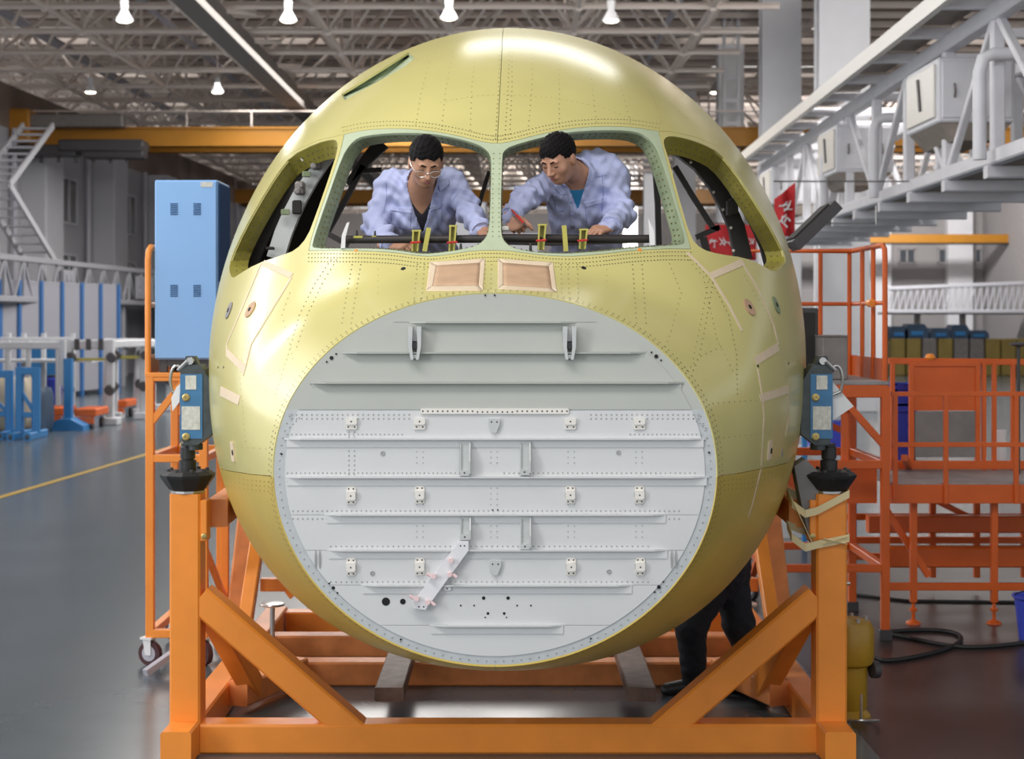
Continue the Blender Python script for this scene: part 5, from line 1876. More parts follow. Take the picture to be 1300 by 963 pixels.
MB().prism([(-.22, -.05), (.22, -.05), (.22, .035), (-.22, .035)], c - V((0, .16, 0)), u, vv, (0, 1, 0), .34).build('tilted_lid', 'grey_dk', t)
MB().prism([(-.19, .035), (.17, .035), (.17, .05), (-.19, .05)], c - V((0, .14, 0)), u, vv, (0, 1, 0), .30).build('screen', 'near_black', t)
MB().bar((2.10, 11.8, 2.90), c, .04, .04).build('arm', 'grey_dk', t)
# long low platform with gate
lp = thing('long_platform', (4.0, 12, 0), 'long low orange platform with rails and a gate panel at far right', 'platform')
y0, zt_ = 11.62, 1.07
XR = 4.6
MB().bar((2.86, y0, zt_ - .07), (XR, y0, zt_ - .07), .06, .14, .05).build('deck_beam', 'orange_deep', lp)
MB().bar((2.86, 13.3, zt_ - .07), (XR, 13.3, zt_ - .07), .06, .14, .05).build('deck_beam', 'orange_deep', lp)
MB().box(((2.86 + XR) / 2, 12.45, zt_ + .0), (XR - 2.86, 1.66, .03)).build('deck', 'plastic_sheet', lp)
for px in (1199, 1288):
    x = (px - PX0) * y0 / F
    MB().bar((x, y0 - .035, zt_ - .14), (x, y0 - .035, 1.76), .034, .034, .08).build('rail_post', 'orange_deep', lp)
for z in (1.757, 1.375): MB().bar((2.86, y0 - .035, z), (XR, y0 - .035, z), .034, .034, .08).build('rail', 'orange_deep', lp)
MB().bar((2.89, y0 - .035, zt_ - .1), (2.89, y0 - .035, 1.76), .034, .034, .08).build('rail_post', 'orange_deep', lp)
for px in (1159.5, 1262):
    x = (px - PX0) * 11.7 / F
    MB().bar((x, 11.7, .17), (x, 11.7, zt_ - .1), .05, .05, .08).build('leg', 'orange_deep', lp)
    MB().lathe([(.014, 0), (.014, .17)], (x, 11.7, .01), n=8).lathe([(.03, 0), (.03, .02)], (x, 11.7, .10), n=10).lathe([(.058, 0), (.055, .015), (.03, .03)], (x, 11.7, 0.0), n=14).build('screw_foot', 'orange_deep', lp)
for px in (1184, 1240, 1300):
    x = (px - PX0) * 13.2 / F
    MB().bar((x, 13.2, .1), (x, 13.2, zt_ - .1), .05, .05, .08).build('leg', 'orange_deep', lp)
for (y, z) in ((11.7, .285), (13.2, .42), (13.2, .28), (13.2, .62)):
    MB().bar((2.86, y, z), (XR, y, z), .05, .055, .08).build('lower_rail', 'orange_deep', lp)
MB().bar((3.25, 13.0, .95), (4.12, 13.0, .52), .05, .05, .08).build('brace', 'orange_deep', lp)
MB().bar((2.88, 11.8, .85), (3.2, 11.8, .35), .05, .05, .08).build('brace', 'orange_deep', lp)
MB().bar((3.9, 12.2, .95), (4.5, 12.2, .7), .05, .05, .08).build('brace', 'orange_deep', lp)
MB().bar((3.0, 12.3, .42), (4.5, 12.3, .42), .14, .16, .08).build('skid', 'orange_deep', lp)
MB().bar((2.95, 12.75, .62), (4.5, 12.75, .62), .12, .14, .08).build('skid', 'orange_deep', lp)
# gate with orange upper sheet and grey lower sheet
GY = 12.55
gx0, gx1 = (1157 - PX0) * GY / F, (1241 - PX0) * GY / F
gz = lambda py: H + (PY0 - py) * GY / F
for x in (gx0, gx1): MB().bar((x, GY, gz(594)), (x, GY, gz(460)), .04, .04, .08).build('gate_post', 'orange_deep', lp)
for py in (461, 591): MB().bar((gx0, GY, gz(py)), (gx1, GY, gz(py)), .04, .05, .08).build('gate_rail', 'orange_deep', lp)
MB().box(((gx0 + gx1) / 2, GY, (gz(463) + gz(521)) / 2), (gx1 - gx0 - .04, .012, gz(463) - gz(521))).build('gate_sheet', 'orange_deep', lp)
MB().box(((gx0 + gx1) / 2, GY - .01, (gz(522) + gz(580)) / 2), (gx1 - gx0 - .05, .012, gz(522) - gz(580))).build('gate_sheet_grey', 'grey_box', lp)
MB().bar(((1130 - PX0) * GY / F, GY, gz(590)), (XR, GY, gz(590)), .05, .07, .08).build('rail', 'orange_deep', lp)
MB().bar(((1129 - PX0) * GY / F, GY + .02, gz(458)), (XR, GY + .02, gz(460)), .05, .05, .08).build('rail', 'orange_deep', lp)
MB().bar((gx0 - .02, GY, gz(592)), (gx0 - .16, GY - .4, gz(575)), .05, .05, .08).build('brace', 'orange_deep', lp)
for px in (1133, 1249, 1262, 1286): MB().bar(((px - PX0) * GY / F, GY, zt_), ((px - PX0) * GY / F, GY, gz(460)), .034, .034, .08).build('rail_post', 'orange_deep', lp)
MB().lathe([(.03, 0), (.045, .02), (.03, .05), (.0, .055)], ((1181 - PX0) * GY / F, GY, gz(457)), n=12).build('gate_knob', 'orange', lp)
p = pix(1293, 440, 12.2)
MB().tube([p, (p.x, p.y, zt_ + .02)], .014, 8).lathe([(.02, 0), (.07, .015), (.07, .03), (.01, .04)], p, n=14).build('stop_post', 'grey_dk', lp)
for (px0, px1, py0, py1, y, m, lb) in ((1131, 1157, 486, 506, 13.0, 'bucket', 'blue plastic crate on the long platform, above the other blue crate'), (1131, 1157, 514, 560, 13.0, 'bucket', 'tall blue plastic crate on the long platform left of the gate')):
    a, b = pix(px0, py1, y), pix(px1, py0, y)
    zb_ = zt_ + .015 if py0 > 510 else None
    za_ = zb_ if zb_ else a.z
    t = thing('plastic_crate', ((a.x + b.x) / 2, y, za_), lb, 'crate')
    mb = MB()
    wdt, hh, zz = b.x - a.x, b.z - za_, za_
    if py0 < 510: hh = .14
    cx = (a.x + b.x) / 2
    if py0 < 510: zz = pix(0, 514, y).z; hh = b.z - zz
    mb.box((cx, y, zz + .01), (wdt, .28, .02))
    for s in (-1, 1):
        mb.box((cx + s * (wdt / 2 - .008), y, zz + hh / 2), (.016, .28, hh))
        mb.box((cx, y + s * .132, zz + hh / 2), (wdt, .016, hh))
    mb.build('tub', m, t)
    for s in (-1, 1): MB().box((cx, y + s * .145, zz + hh - .03), (wdt + .02, .02, .03)).build('rim', m, t)
t = thing('paper_roll', ((1271 - PX0) * 12.9 / F, 12.9, zt_ + .015), 'upright white paper roll on the long platform right of the gate', 'roll')
MB().lathe([(.045, 0), (.045, .30), (.02, .30), (.02, .27)], ((1271 - PX0) * 12.9 / F, 12.9, zt_ + .015), n=18).build('roll', 'paper', t)
# white sheeted partition behind the right platform (stored panels)
t = thing('panel_rack', (3.4, 15.5, 0), 'orange and white storage rack with blue bins behind the right platform', 'rack')
for x in (2.95, 3.45): MB().bar((x, 15.5, 0), (x, 15.5, 1.95), .05, .05).build('upright', 'tr_blue', t)
for z in (.5, 1.0, 1.5): MB().box((3.2, 15.7, z), (.55, .5, .03)).build('shelf', 'tr_white', t)
MB().box((3.2, 15.6, 1.15), (.34, .3, .26)).build('bin', 'bucket', t)
MB().box((3.2, 15.6, .68), (.4, .3, .3)).build('bin', 'orange_deep', t)

# yellow hydraulic jack tank beside the right post
p = V((1.98, 9.0, 0))
t = thing('hydraulic_tank', p, 'yellow ochre tank with chrome valves beside the right orange post', 'tank')
MB().lathe([(.09, .05), (.10, .07), (.10, .30), (.13, .32), (.14, .36), (.14, .52), (.12, .56), (.06, .58)], p, n=24).build('body', 'yellow_tank', t)
MB().lathe([(.02, .58), (.02, .78)], p + V((-.06, 0, 0)), n=10).tube([p + V((-.12, 0, .78)), p + V((.0, 0, .78))], .010, 8).build('valve', 'steel', t)
for a in range(5):
    an = a * 1.256
    MB().lathe([(.013, 0), (.013, .03)], p + V((.09 * math.cos(an), .09 * math.sin(an), .56)), n=8).build('bolt', 'steel', t)
MB().lathe([(.12, 0), (.12, .015), (.09, .05)], p, n=20).build('base', 'yellow_tank', t)
MB().torus(p + V((.02, -.2, .03)), .10, .008, (0, .25, 1), 24, 8).tube([p + V((.02, -.2, .03)), p + V((.02, -.2, .18))], .008, 8).build('hand_ring', 'steel', t)
MB().lathe([(.0, -.02), (.05, -.02), (.05, .02), (.0, .02)], p + V((.14, -.02, .28)), (1, .3, 0), 14).build('wheel', 'grey_dk', t)
# black cables on the floor, blue bucket at the right edge
pts = []
for (px, py) in ((1112, 838), (1125, 842), (1155, 838), (1190, 830), (1212, 822), (1222, 814), (1216, 806), (1190, 802), (1160, 802), (1130, 804), (1122, 806), (1150, 811), (1200, 822), (1240, 825), (1300, 819), (1330, 815)):
    D = H * F / (py - PY0)
    pts.append(V(((px - PX0) * D / F, D, .016)))
pts = [V((a[0], a[1], .016)) for a in smooth_loop([(p.x, p.y) for p in pts], 2, False)]
tag(MB().tube(pts, .016, 8).build('power_cable', 'cable'), 'thick black cable looping over the dark floor at lower right', 'cable')
pts = []
for (px, py) in ((1082, 756), (1110, 759), (1150, 764), (1220, 765), (1310, 766)):
    D = H * F / (py - PY0)
    pts.append(V(((px - PX0) * D / F, D, .012)))
tag(MB().tube(pts, .012, 8).build('floor_cable', 'cable'), 'thin straight black cable on the floor under the long platform', 'cable')
t = thing('plastic_bucket', (3.80, 11.15, 0), 'blue plastic bucket cut by the right edge, on the floor', 'bucket')
MB().lathe([(.115, 0), (.15, .30), (.165, .305), (.165, .32), (.148, .32), (.112, .02), (.0, .02)], (3.80, 11.15, 0), n=24).build('pail', 'bucket', t)
MB().tube([(3.80 + .16 * math.cos(R(a)), 11.15 - .06 * math.sin(R(a)), .31 + .06 * math.sin(R(a))) for a in range(0, 181, 15)], .005, 6).build('handle', 'cable', t)
# white screens far behind, seen below the workers' arms
for (px0, px1, py0, py1, D, lb) in ((552, 616, 258, 352, 24.0, 'bright white sheet screen far behind, seen under the left worker\'s arm'), (626, 684, 297, 352, 27.0, 'lower pale sheet screen far behind, seen left of the right worker')):
    a, b = pix(px0, py1, D), pix(px1, py0, D)
    t = thing('sheet_screen', ((a.x + b.x) / 2, D, 0), lb, 'screen')
    MB().box(((a.x + b.x) / 2, D, (b.z + .3) / 2), (b.x - a.x, .03, b.z - .3)).build('sheet', 'screen_white', t)
    for x in (a.x, b.x):
        MB().bar((x, D + .04, 0), (x, D + .04, b.z + .02), .05).build('post', 'pipe', t)
        MB().bar((x, D - .35, .03), (x, D + .45, .03), .05).build('foot', 'pipe', t)
    MB().bar((a.x, D + .04, b.z), (b.x, D + .04, b.z), .05).build('top_bar', 'pipe', t)
# ================================================================== PEOPLE (smooth signed-distance bodies, polygonised)
def npv(p): return np.array((p[0], p[1], p[2]), float)


def smin(a, b, k):
    h = np.clip(.5 + .5 * (b - a) / k, 0, 1)
    return b * (1 - h) + a * h - k * h * (1 - h)


def cap(p, a, b, ra, rb):
    a, b = npv(a), npv(b)
    ab = b - a
    t = np.clip(((p - a) @ ab) / (ab @ ab + 1e-12), 0, 1)
    return np.linalg.norm(p - a - t[:, None] * ab, axis=1) - (ra + (rb - ra) * t)


def ell(p, c, r, Rm=None):
    q = p - npv(c)
    if Rm is not None: q = q @ Rm
    r = np.array(r, float)
    k0 = np.linalg.norm(q / r, axis=1)
    k1 = np.linalg.norm(q / (r * r), axis=1)
    return k0 * (k0 - 1) / (k1 + 1e-9)


def surfnet(f, lo, hi, h):
    """sparse surface nets of f over a box"""
    lo = np.array(lo, float)
    B = 8
    nblk = np.ceil((np.array(hi) - lo) / (h * B)).astype(int)
    n = nblk * B + 1
    bc = np.stack(np.meshgrid(*[np.arange(k) for k in nblk], indexing='ij'), -1).reshape(-1, 3)
    ctr = lo + (bc + .5) * B * h
    d = f(ctr)
    act = np.abs(d) < B * h * 1.25
    G = np.full(n, 1.0, np.float32)
    # coarse fill
    for (i, j, k), v in zip(bc[~act], d[~act]):
        if v < 0: G[i * B:i * B + B + 1, j * B:j * B + B + 1, k * B:k * B + B + 1] = -1
    off = np.stack(np.meshgrid(*[np.arange(B + 1)] * 3, indexing='ij'), -1).reshape(-1, 3)
    ab = bc[act]
    for s in range(0, len(ab), 400):
        idx = (ab[s:s + 400, None, :] * B + off[None]).reshape(-1, 3)
        v = f(lo + idx * h)
        G[idx[:, 0], idx[:, 1], idx[:, 2]] = v
    sg = G < 0
    c = sg[:-1, :-1, :-1].astype(np.int8)
    cnt = np.zeros(c.shape, np.int8)
    for dx in (0, 1):
        for dy in (0, 1):
            for dz in (0, 1):
                cnt += sg[dx:n[0] - 1 + dx, dy:n[1] - 1 + dy, dz:n[2] - 1 + dz]
    cells = np.argwhere((cnt > 0) & (cnt < 8))
    acc = np.zeros((len(cells), 3))
    num = np.zeros(len(cells))
    cor = [(x, y, z) for x in (0, 1) for y in (0, 1) for z in (0, 1)]
    for a in range(8):
        for b in range(a + 1, 8):
            A, Bb = np.array(cor[a]), np.array(cor[b])
            if np.abs(A - Bb).sum() != 1: continue
            va = G[tuple((cells + A).T)]
            vb = G[tuple((cells + Bb).T)]
            m = (va < 0) != (vb < 0)
            t = np.where(m, va / np.where(m, va - vb, 1), 0)
            acc += np.where(m[:, None], A + t[:, None] * (Bb - A), 0)
            num += m
    verts = lo + (cells + acc / num[:, None]) * h
    ID = np.full(cnt.shape, -1, np.int64)
    ID[tuple(cells.T)] = np.arange(len(cells))
    quads = []
    for ax in range(3):
        u, v = (ax + 1) % 3, (ax + 2) % 3
        s0 = [slice(1, -1)] * 3
        s1 = [slice(1, -1)] * 3
        s0[ax] = slice(0, -1); s1[ax] = slice(1, None)
        ea, eb = sg[tuple(s0)], sg[tuple(s1)]
        e = np.argwhere(ea != eb)
        if len(e) == 0: continue
        base = e + 1
        base[:, ax] -= 1
        flip = ea[tuple(e.T)]
        du, dv = np.zeros(3, int), np.zeros(3, int)
        du[u] = 1; dv[v] = 1
        q = np.stack([ID[tuple((base - du - dv).T)], ID[tuple((base - dv).T)], ID[tuple(base.T)], ID[tuple((base - du).T)]], 1)
        q = np.where(flip[:, None], q, q[:, ::-1])
        quads.append(q)
    if not quads: return verts, np.zeros((0, 4), int)
    Q = np.concatenate(quads)
    Q = Q[(Q >= 0).all(1)]
    return verts, Q


def net_obj(name, f, lo, hi, h, m, parent=None, origin=None, smooth_it=1):
    v, q = surfnet(f, lo, hi, h)
    if len(q) == 0: return None
    for _ in range(smooth_it):                    # light relaxation
        s = np.zeros_like(v); k = np.zeros(len(v))
        for a in range(4):
            b = (a + 1) % 4
            np.add.at(s, q[:, a], v[q[:, b]]); np.add.at(k, q[:, a], 1)
            np.add.at(s, q[:, b], v[q[:, a]]); np.add.at(k, q[:, b], 1)
        v = v * .5 + s / np.maximum(k, 1)[:, None] * .5
    mb = MB()
    mb.v = [tuple(x) for x in v]
    mb.f = [tuple(int(i) for i in x) for x in q]
    mb.sm = [True] * len(q)
    return mb.build(name, m, parent, origin, fix=False)


def basis(fwd, up):
    """columns: side, forward, up"""
    f_ = V(fwd).normalized()
    u_ = V(up)
    u_ = (u_ - f_ * u_.dot(f_)).normalized()
    s_ = f_.cross(u_)
    return np.array([[s_.x, f_.x, u_.x], [s_.y, f_.y, u_.y], [s_.z, f_.z, u_.z]])


class Hand:
    """palm, four unequal bent fingers and a thumb leaving the side of the palm"""
    def __init__(s, wrist, fwd, nrm, curl, mirror, spread=.05, thumb=.6, scale=1.0):
        B = basis(fwd, nrm)                       # side, forward, back-of-hand normal
        w = npv(wrist)
        P = lambda x, y, z: w + B @ (np.array((x * mirror, y, z)) * scale)
        s.caps = []
        k = scale
        s.palm = [(P(-.026, .018, 0), P(-.028, .078, 0), .016 * k, .0145 * k), (P(-.006, .016, 0), P(-.008, .084, 0), .017 * k, .0145 * k), (P(.014, .018, 0), P(.012, .082, 0), .016 * k, .0140 * k), (P(.028, .022, 0), P(.030, .072, 0), .014 * k, .0125 * k), (P(0, -.05, 0), P(0, .03, 0), .027 * k, .023 * k)]
        s.nails = []
        for i, (x, L, r) in enumerate(((-.030, .070, .0088), (-.010, .080, .0092), (.011, .074, .0088), (.031, .058, .0078))):
            c = curl[i] if isinstance(curl, (list, tuple)) else curl
            a = spread * (i - 1.5)
            p = np.array((x, .080 - .004 * abs(i - 1) - (.008 if i == 3 else 0), .0))
            ang = .15 * c
            for seg, (fr, dc) in enumerate(((.46, .9), (.30, 1.1), (.24, .7))):
                ang += dc * c
                d = np.array((math.sin(a) * math.cos(ang), math.cos(a) * math.cos(ang), -math.sin(ang)))
                q = p + d * L * fr
                s.caps.append((P(*p), P(*q), r * k * (1 - .06 * seg), r * k * (1 - .06 * (seg + 1))))
                p = q
        p = np.array((-.030, .026, -.004))
        d = np.array((-math.sin(thumb), math.cos(thumb) * .9, -.35)); d /= np.linalg.norm(d)
        q = p + d * .042
        d2 = np.array((-math.sin(thumb * .45), math.cos(thumb * .45), -.45)); d2 /= np.linalg.norm(d2)
        r_ = q + d2 * .032
        d3 = np.array((.05, .95, -.45)); d3 /= np.linalg.norm(d3)
        s.caps += [(P(*p), P(*q), .0135 * k, .0105 * k), (P(*q), P(*r_), .0105 * k, .0098 * k), (P(*r_), P(*(r_ + d3 * .022)), .0098 * k, .0082 * k)]
        s.tips = [P(*r_)]
        s.grip = P(-.028, .075, -.035)

    def sdf(s, p):
        d = None
        for c in s.palm:
            e = cap(p, *c)
            d = e if d is None else smin(d, e, .012)
        for c in s.caps:
            d = smin(d, cap(p, *c), .005)
        return d


def build_person(name, label, J, face_dir, head_up, hands, flesh, tee, opts):
    """J: joints in world space. Returns the body object (one continuous mesh), clothing and hair are its children."""
    g = {k: npv(v) for k, v in J.items()}
    hc = g['head']
    HB = basis(face_dir, head_up)                 # side (person's right -> +x), forward, up
    loc = lambda x, y, z: hc + HB @ np.array((x, y, z))
    torso_side = g['shR'] - g['shL']
    torso_side /= np.linalg.norm(torso_side)

    def head(p):
        q = (p - hc) @ HB
        d = ell(q, (0, -.012, .028), (.076, .096, .092))                        # cranium
        d = smin(d, ell(q, (0, .022, -.030), (.063, .070, .085)), .035)         # face
        d = smin(d, ell(q, (0, .040, -.088), (.034, .038, .030)), .03)          # chin / jaw
        for sx in (-1, 1):
            d = smin(d, ell(q, (sx * .042, .052, -.030), (.024, .024, .026)), .02)   # cheekbones
            d = -smin(-d, ell(q, (sx * .031, .098, .002), (.020, .020, .012)), .012)  # eye sockets
            d = smin(d, ell(q, (sx * .031, .074, .001), (.0135, .0125, .0115)), .004)  # eyeballs with lids
            d = smin(d, ell(q, (sx * .079, -.010, -.012), (.010, .022, .034)), .006)  # ears
            d = smin(d, ell(q, (sx * .030, .084, .022), (.024, .010, .007)), .010)  # brow ridge
        d = smin(d, cap(q, (0, .090, .006), (0, .114, -.034), .008, .012), .012)  # nose
        for sx in (-1, 1): d = smin(d, ell(q, (sx * .012, .102, -.037), (.009, .010, .008)), .006)
        d = smin(d, ell(q, (0, .084, -.062), (.026, .012, .012)), .012)          # mouth mound
        d = -smin(-d, cap(q, (-.020, .098, -.0625), (.020, .098, -.0625), .0022, .0022), .004)
        return d

    def trunk(p, e=0.0):
        d = cap(p, g['neck'], g['chest'], .085 + e, .125 + e)
        d = smin(d, cap(p, g['shL'], g['shR'], .066 + e, .066 + e), .07)
        for s in ('L', 'R'):
            ch_ = g['chest'] + (g['sh' + s] - g['neck']) * .45
            d = smin(d, cap(p, g['sh' + s] * .8 + g['neck'] * .2, ch_, .07 + e, .105 + e), .06)
            d = smin(d, cap(p, ch_, g['hip'] + (g['hip' + s] - g['hip']) * .9, .105 + e, .105 + e), .07)
        d = smin(d, cap(p, g['chest'], g['hip'], .12 + e, .12 + e), .06)
        if 'back' in g: d = smin(d, ell(p, g['back'], opts.get('back_r', (.12, .12, .10))) - e, .08)
        return d

    def arm(p, s, e=0.0, cut=1.0):
        sh, el, wr = g['sh' + s], g['el' + s], g['wr' + s]
        d = cap(p, sh, el, .056 + e, .046 + e)
        return smin(d, cap(p, el, el + (wr - el) * cut, .046 + e, .034 + e * .9), .03)

    def legs(p, e=0.0):
        d = None
        for s in ('L', 'R'):
            q = smin(cap(p, g['hip' + s], g['kn' + s], .088 + e, .060 + e), cap(p, g['kn' + s], g['an' + s], .058 + e, .042 + e), .04)
            d = q if d is None else smin(d, q, .03)
        return smin(d, cap(p, g['hipL'], g['hipR'], .105 + e, .105 + e), .06)

    def foot(p, s, e=0.0):
        a = g['an' + s]
        t = g['an' + s] + npv(opts['toe']) * .17
        return smin(cap(p, a + (0, 0, -.03), (t[0], t[1], a[2] - .055), .042 + e, .034 + e), cap(p, a, a + (0, 0, -.04), .042, .042 + e), .03)

    hs = {s: Hand(*hands[s]) for s in hands}

    def body(p):
        d = head(p)
        d = smin(d, cap(p, hc + HB @ np.array((0, -.03, -.06)), g['neck'], .056, .066), .035)
        d = smin(d, trunk(p, -.012), .05)
        for s in ('L', 'R'):
            d = smin(d, arm(p, s, -.008), .02)
            if s in hs: d = smin(d, hs[s].sdf(p), .012)
        d = smin(d, legs(p, -.012), .04)
        for s in ('L', 'R'): d = smin(d, foot(p, s, -.01), .02)
        return d

    pts = np.array(list(g.values()) + [hc + (0, 0, .2), hc - (0, .2, .0)] + [h.tips[0] for h in hs.values()])
    lo, hi = pts.min(0) - .20, pts.max(0) + .20
    base = V(((g['anL'] + g['anR']) / 2).tolist())
    base.z = min(g['anL'][2], g['anR'][2]) - .09
    bo = net_obj(name, body, lo, hi, .0052, flesh, None, base)
    tag(bo, label, 'person')

    # shirt: torso, collar and sleeves; open vee at the neck, cut off above the neckline
    wr_n = opts.get('wrinkle', 1.0)
    upn = g['neck'] - g['hip']
    upn /= np.linalg.norm(upn)
    fdir = npv(opts['chest_dir'])
    fdir = fdir - upn * (fdir @ upn)
    fdir /= np.linalg.norm(fdir)

    def folds(p):
        return (.0065 * np.sin(p[:, 0] * 46 + p[:, 2] * 30 + 3 * np.sin(p[:, 2] * 17)) * np.sin(p[:, 2] * 27 + p[:, 1] * 31 + 1.3)
                + .0045 * np.sin(p[:, 2] * 85 + p[:, 0] * 40 + 2 * np.sin(p[:, 0] * 33)) + .002 * np.sin(p[:, 0] * 120 - p[:, 2] * 60)) * wr_n

    side_n = np.cross(fdir, upn)
    vL, vW = opts.get('vee', .12), opts.get('vee_w', .042)

    def wedge(p):
        q = p - g['neck'] - npv(opts.get('vee_off', (0, 0, 0)))
        sd, t, fr = q @ side_n, -(q @ upn), q @ fdir
        return np.maximum(np.abs(sd) - vW * (1 - t / vL), .02 - fr) * .9

    def shirt(p):
        d = trunk(p, .004)
        for s in ('L', 'R'):
            a_ = arm(p, s, .013, opts.get('cuff' + s, .97))
            sh, el, wr = g['sh' + s], g['el' + s], g['wr' + s]
            # gathers along the sleeve
            ax = (el - sh) / np.linalg.norm(el - sh)
            t = (p - sh) @ ax
            ax2 = (wr - el) / np.linalg.norm(wr - el)
            t2 = (p - el) @ ax2
            a_ = a_ + .006 * wr_n * np.sin(t * 70 + 4 * np.sin(p[:, 0] * 20)) * np.clip(t / .1, 0, 1) + .005 * wr_n * np.sin(t2 * 95 + p[:, 2] * 30)
            d = smin(d, a_, .035)
        d = d + folds(p)
        # hem
        hp = g['hip'] + npv((0, 0, opts.get('hem', .02)))
        ax = (g['hip'] - g['chest']); ax /= np.linalg.norm(ax)
        d = np.maximum(d, (p - hp) @ ax)
        # neckline
        nk = g['neck'] + fdir * .0
        up = (hc - g['chest']); up /= np.linalg.norm(up)
        neck_cut = cap(p, nk + up * .0 + fdir * .015, hc, .066, .080)
        d = np.maximum(d, -neck_cut)
        return np.maximum(d, -wedge(p))
    so = net_obj('shirt', shirt, lo, hi, .0062, 'shirt', bo)

    # undershirt showing in the vee
    def under(p):
        d = trunk(p, .0)
        q = p - g['neck'] - npv(opts.get('vee_off', (0, 0, 0)))
        t = -(q @ upn)
        lim = opts.get('tee_low', .06) - opts.get('tee_v', 0) * np.abs(q @ side_n)
        return np.maximum(np.maximum(np.maximum(d + .004, .02 - q @ fdir), np.maximum(lim - t, t - vL - .02)), wedge(p) - .012)
    net_obj('undershirt', under, g['neck'] - .3, g['neck'] + .3, .008, tee, bo)

    def collar(p):
        a_, b_ = g['neck'] - upn * .01, g['neck'] * .45 + (hc + HB @ np.array((0, -.035, -.07))) * .55
        ax = (b_ - a_) / np.linalg.norm(b_ - a_)
        t = (p - a_) @ ax
        d = np.abs(cap(p, a_ - ax * .05, b_ + ax * .05, .086, .072)) - .0045
        L = np.linalg.norm(b_ - a_)
        d = np.maximum(d, np.maximum(-.02 - t, t - L))
        return np.maximum(d, -wedge(p - upn * .01))
    net_obj('collar', collar, g['neck'] - .2, g['neck'] + .2, .0058, 'shirt', bo)

    def trousers(p):
        d = legs(p, opts.get('baggy', .012)) + .4 * folds(p)
        hp = g['hip'] + npv((0, 0, .14))
        return np.maximum(d, p[:, 2] - hp[2])
    tro = net_obj('trousers', trousers, [min(g[k][i] for k in ('hipL', 'hipR', 'knL', 'knR', 'anL', 'anR')) - .2 for i in range(3)], [max(g[k][i] for k in ('hipL', 'hipR', 'knL', 'knR', 'anL', 'anR')) + .2 for i in range(3)], .009, 'trouser', bo)
    for s in ('L', 'R'):
        net_obj('shoe', lambda p, s=s: np.maximum(foot(p, s, .008), g['an' + s][2] - .09 - p[:, 2]), g['an' + s] - .3, g['an' + s] + .3, .009, 'shoe', bo)

    # hair cap
    def hair(p):
        q = (p - hc) @ HB
        d = ell(q, (0, -.014, .034), (.084, .104, .096)) + .0025 * np.sin(q[:, 0] * 210 + q[:, 1] * 60) * np.sin(q[:, 1] * 170) + .0015 * np.sin(q[:, 2] * 300 + q[:, 0] * 130)
        fringe = opts.get('fringe', .058)
        line = fringe + .006 * np.sin(q[:, 0] * 90 + 1) - 3.5 * np.maximum(0, np.abs(q[:, 0]) - .058)
        d = np.maximum(d, np.where(q[:, 1] > .03, line - q[:, 2], -1))
        side = -.004 - .55 * (q[:, 1] + .02)
        side = np.where(q[:, 1] > .03, -1, np.where(q[:, 1] > -.03, .010 - q[:, 2], -.055 - q[:, 2]))
        return np.maximum(d, side)
    net_obj('hair', hair, hc - .2, hc + .2, .0042, 'hair', bo)
    for sx in (-1, 1):
        MB().tube([tuple(loc(sx * .013, .0935, .018)), tuple(loc(sx * .030, .0935, .0255)), tuple(loc(sx * .047, .082, .021))], [.0030, .0042, .0022], 8).build('eyebrow', 'hair', bo)
        # lashes of the lowered lids
        MB().tube([tuple(loc(sx * .020, .0845, -.0045)), tuple(loc(sx * .031, .0875, -.0085)), tuple(loc(sx * .043, .081, -.0045))], [.0012, .0020, .0012], 6).build('eyelash', 'hair', bo)
    MB().tube([tuple(loc(-.021, .0885, -.0625)), tuple(loc(-.008, .097, -.0605)), tuple(loc(.008, .097, -.0605)), tuple(loc(.021, .0885, -.0625))], [.0015, .0042, .0042, .0015], 8).tube([tuple(loc(-.018, .089, -.0665)), tuple(loc(0, .0965, -.0685)), tuple(loc(.018, .089, -.0665))], [.0015, .0052, .0015], 8).build('lips', 'lip', bo)
    # shirt details: collar points, placket, pocket flaps, cuffs, buttons
    up = npv(hc - g['chest']); up /= np.linalg.norm(up)
    return bo, so, loc, g, hs, HB, fdir


def on_shirt(so, origin, direction):
    """first point of the shirt met from origin along direction (world)"""
    me = so.data
    if 'bvh' not in on_shirt.__dict__: on_shirt.bvh = {}
    if so.name not in on_shirt.bvh:
        off = so.parent.location + so.location
        on_shirt.bvh[so.name] = BVHTree.FromPolygons([v.co + off for v in me.vertices], [tuple(p.vertices) for p in me.polygons])
    l, n, i, d = on_shirt.bvh[so.name].ray_cast(V(origin), V(direction).normalized())
    return l, n


def shirt_patch(so, poly_px, D, name, m, parent, lift=.004, thick=.004):
    """a cloth piece lying on the shirt: outline in photo pixels, dropped on the cloth and given its own thickness"""
    a, b, c, d = [np.array(p, float) for p in poly_px]
    nu, nv = 8, 8
    vs = []
    for j in range(nv + 1):
        for i in range(nu + 1):
            u, v = i / nu, j / nv
            p = (a * (1 - u) + b * u) * (1 - v) + (d * (1 - u) + c * u) * v
            dr = V(((p[0] - PX0) / F, 1, (PY0 - p[1]) / F)).normalized()
            l, n = on_shirt(so, CAM, dr)
            if l is None: return None
            vs.append(l - dr * lift)
    fs = [(j * (nu + 1) + i, j * (nu + 1) + i + 1, (j + 1) * (nu + 1) + i + 1, (j + 1) * (nu + 1) + i) for j in range(nv) for i in range(nu)]
    o = MB().add(vs, fs, True).build(name, m, parent)
    s_ = o.modifiers.new('thick', 'SOLIDIFY'); s_.thickness = thick; s_.offset = 0
    return o


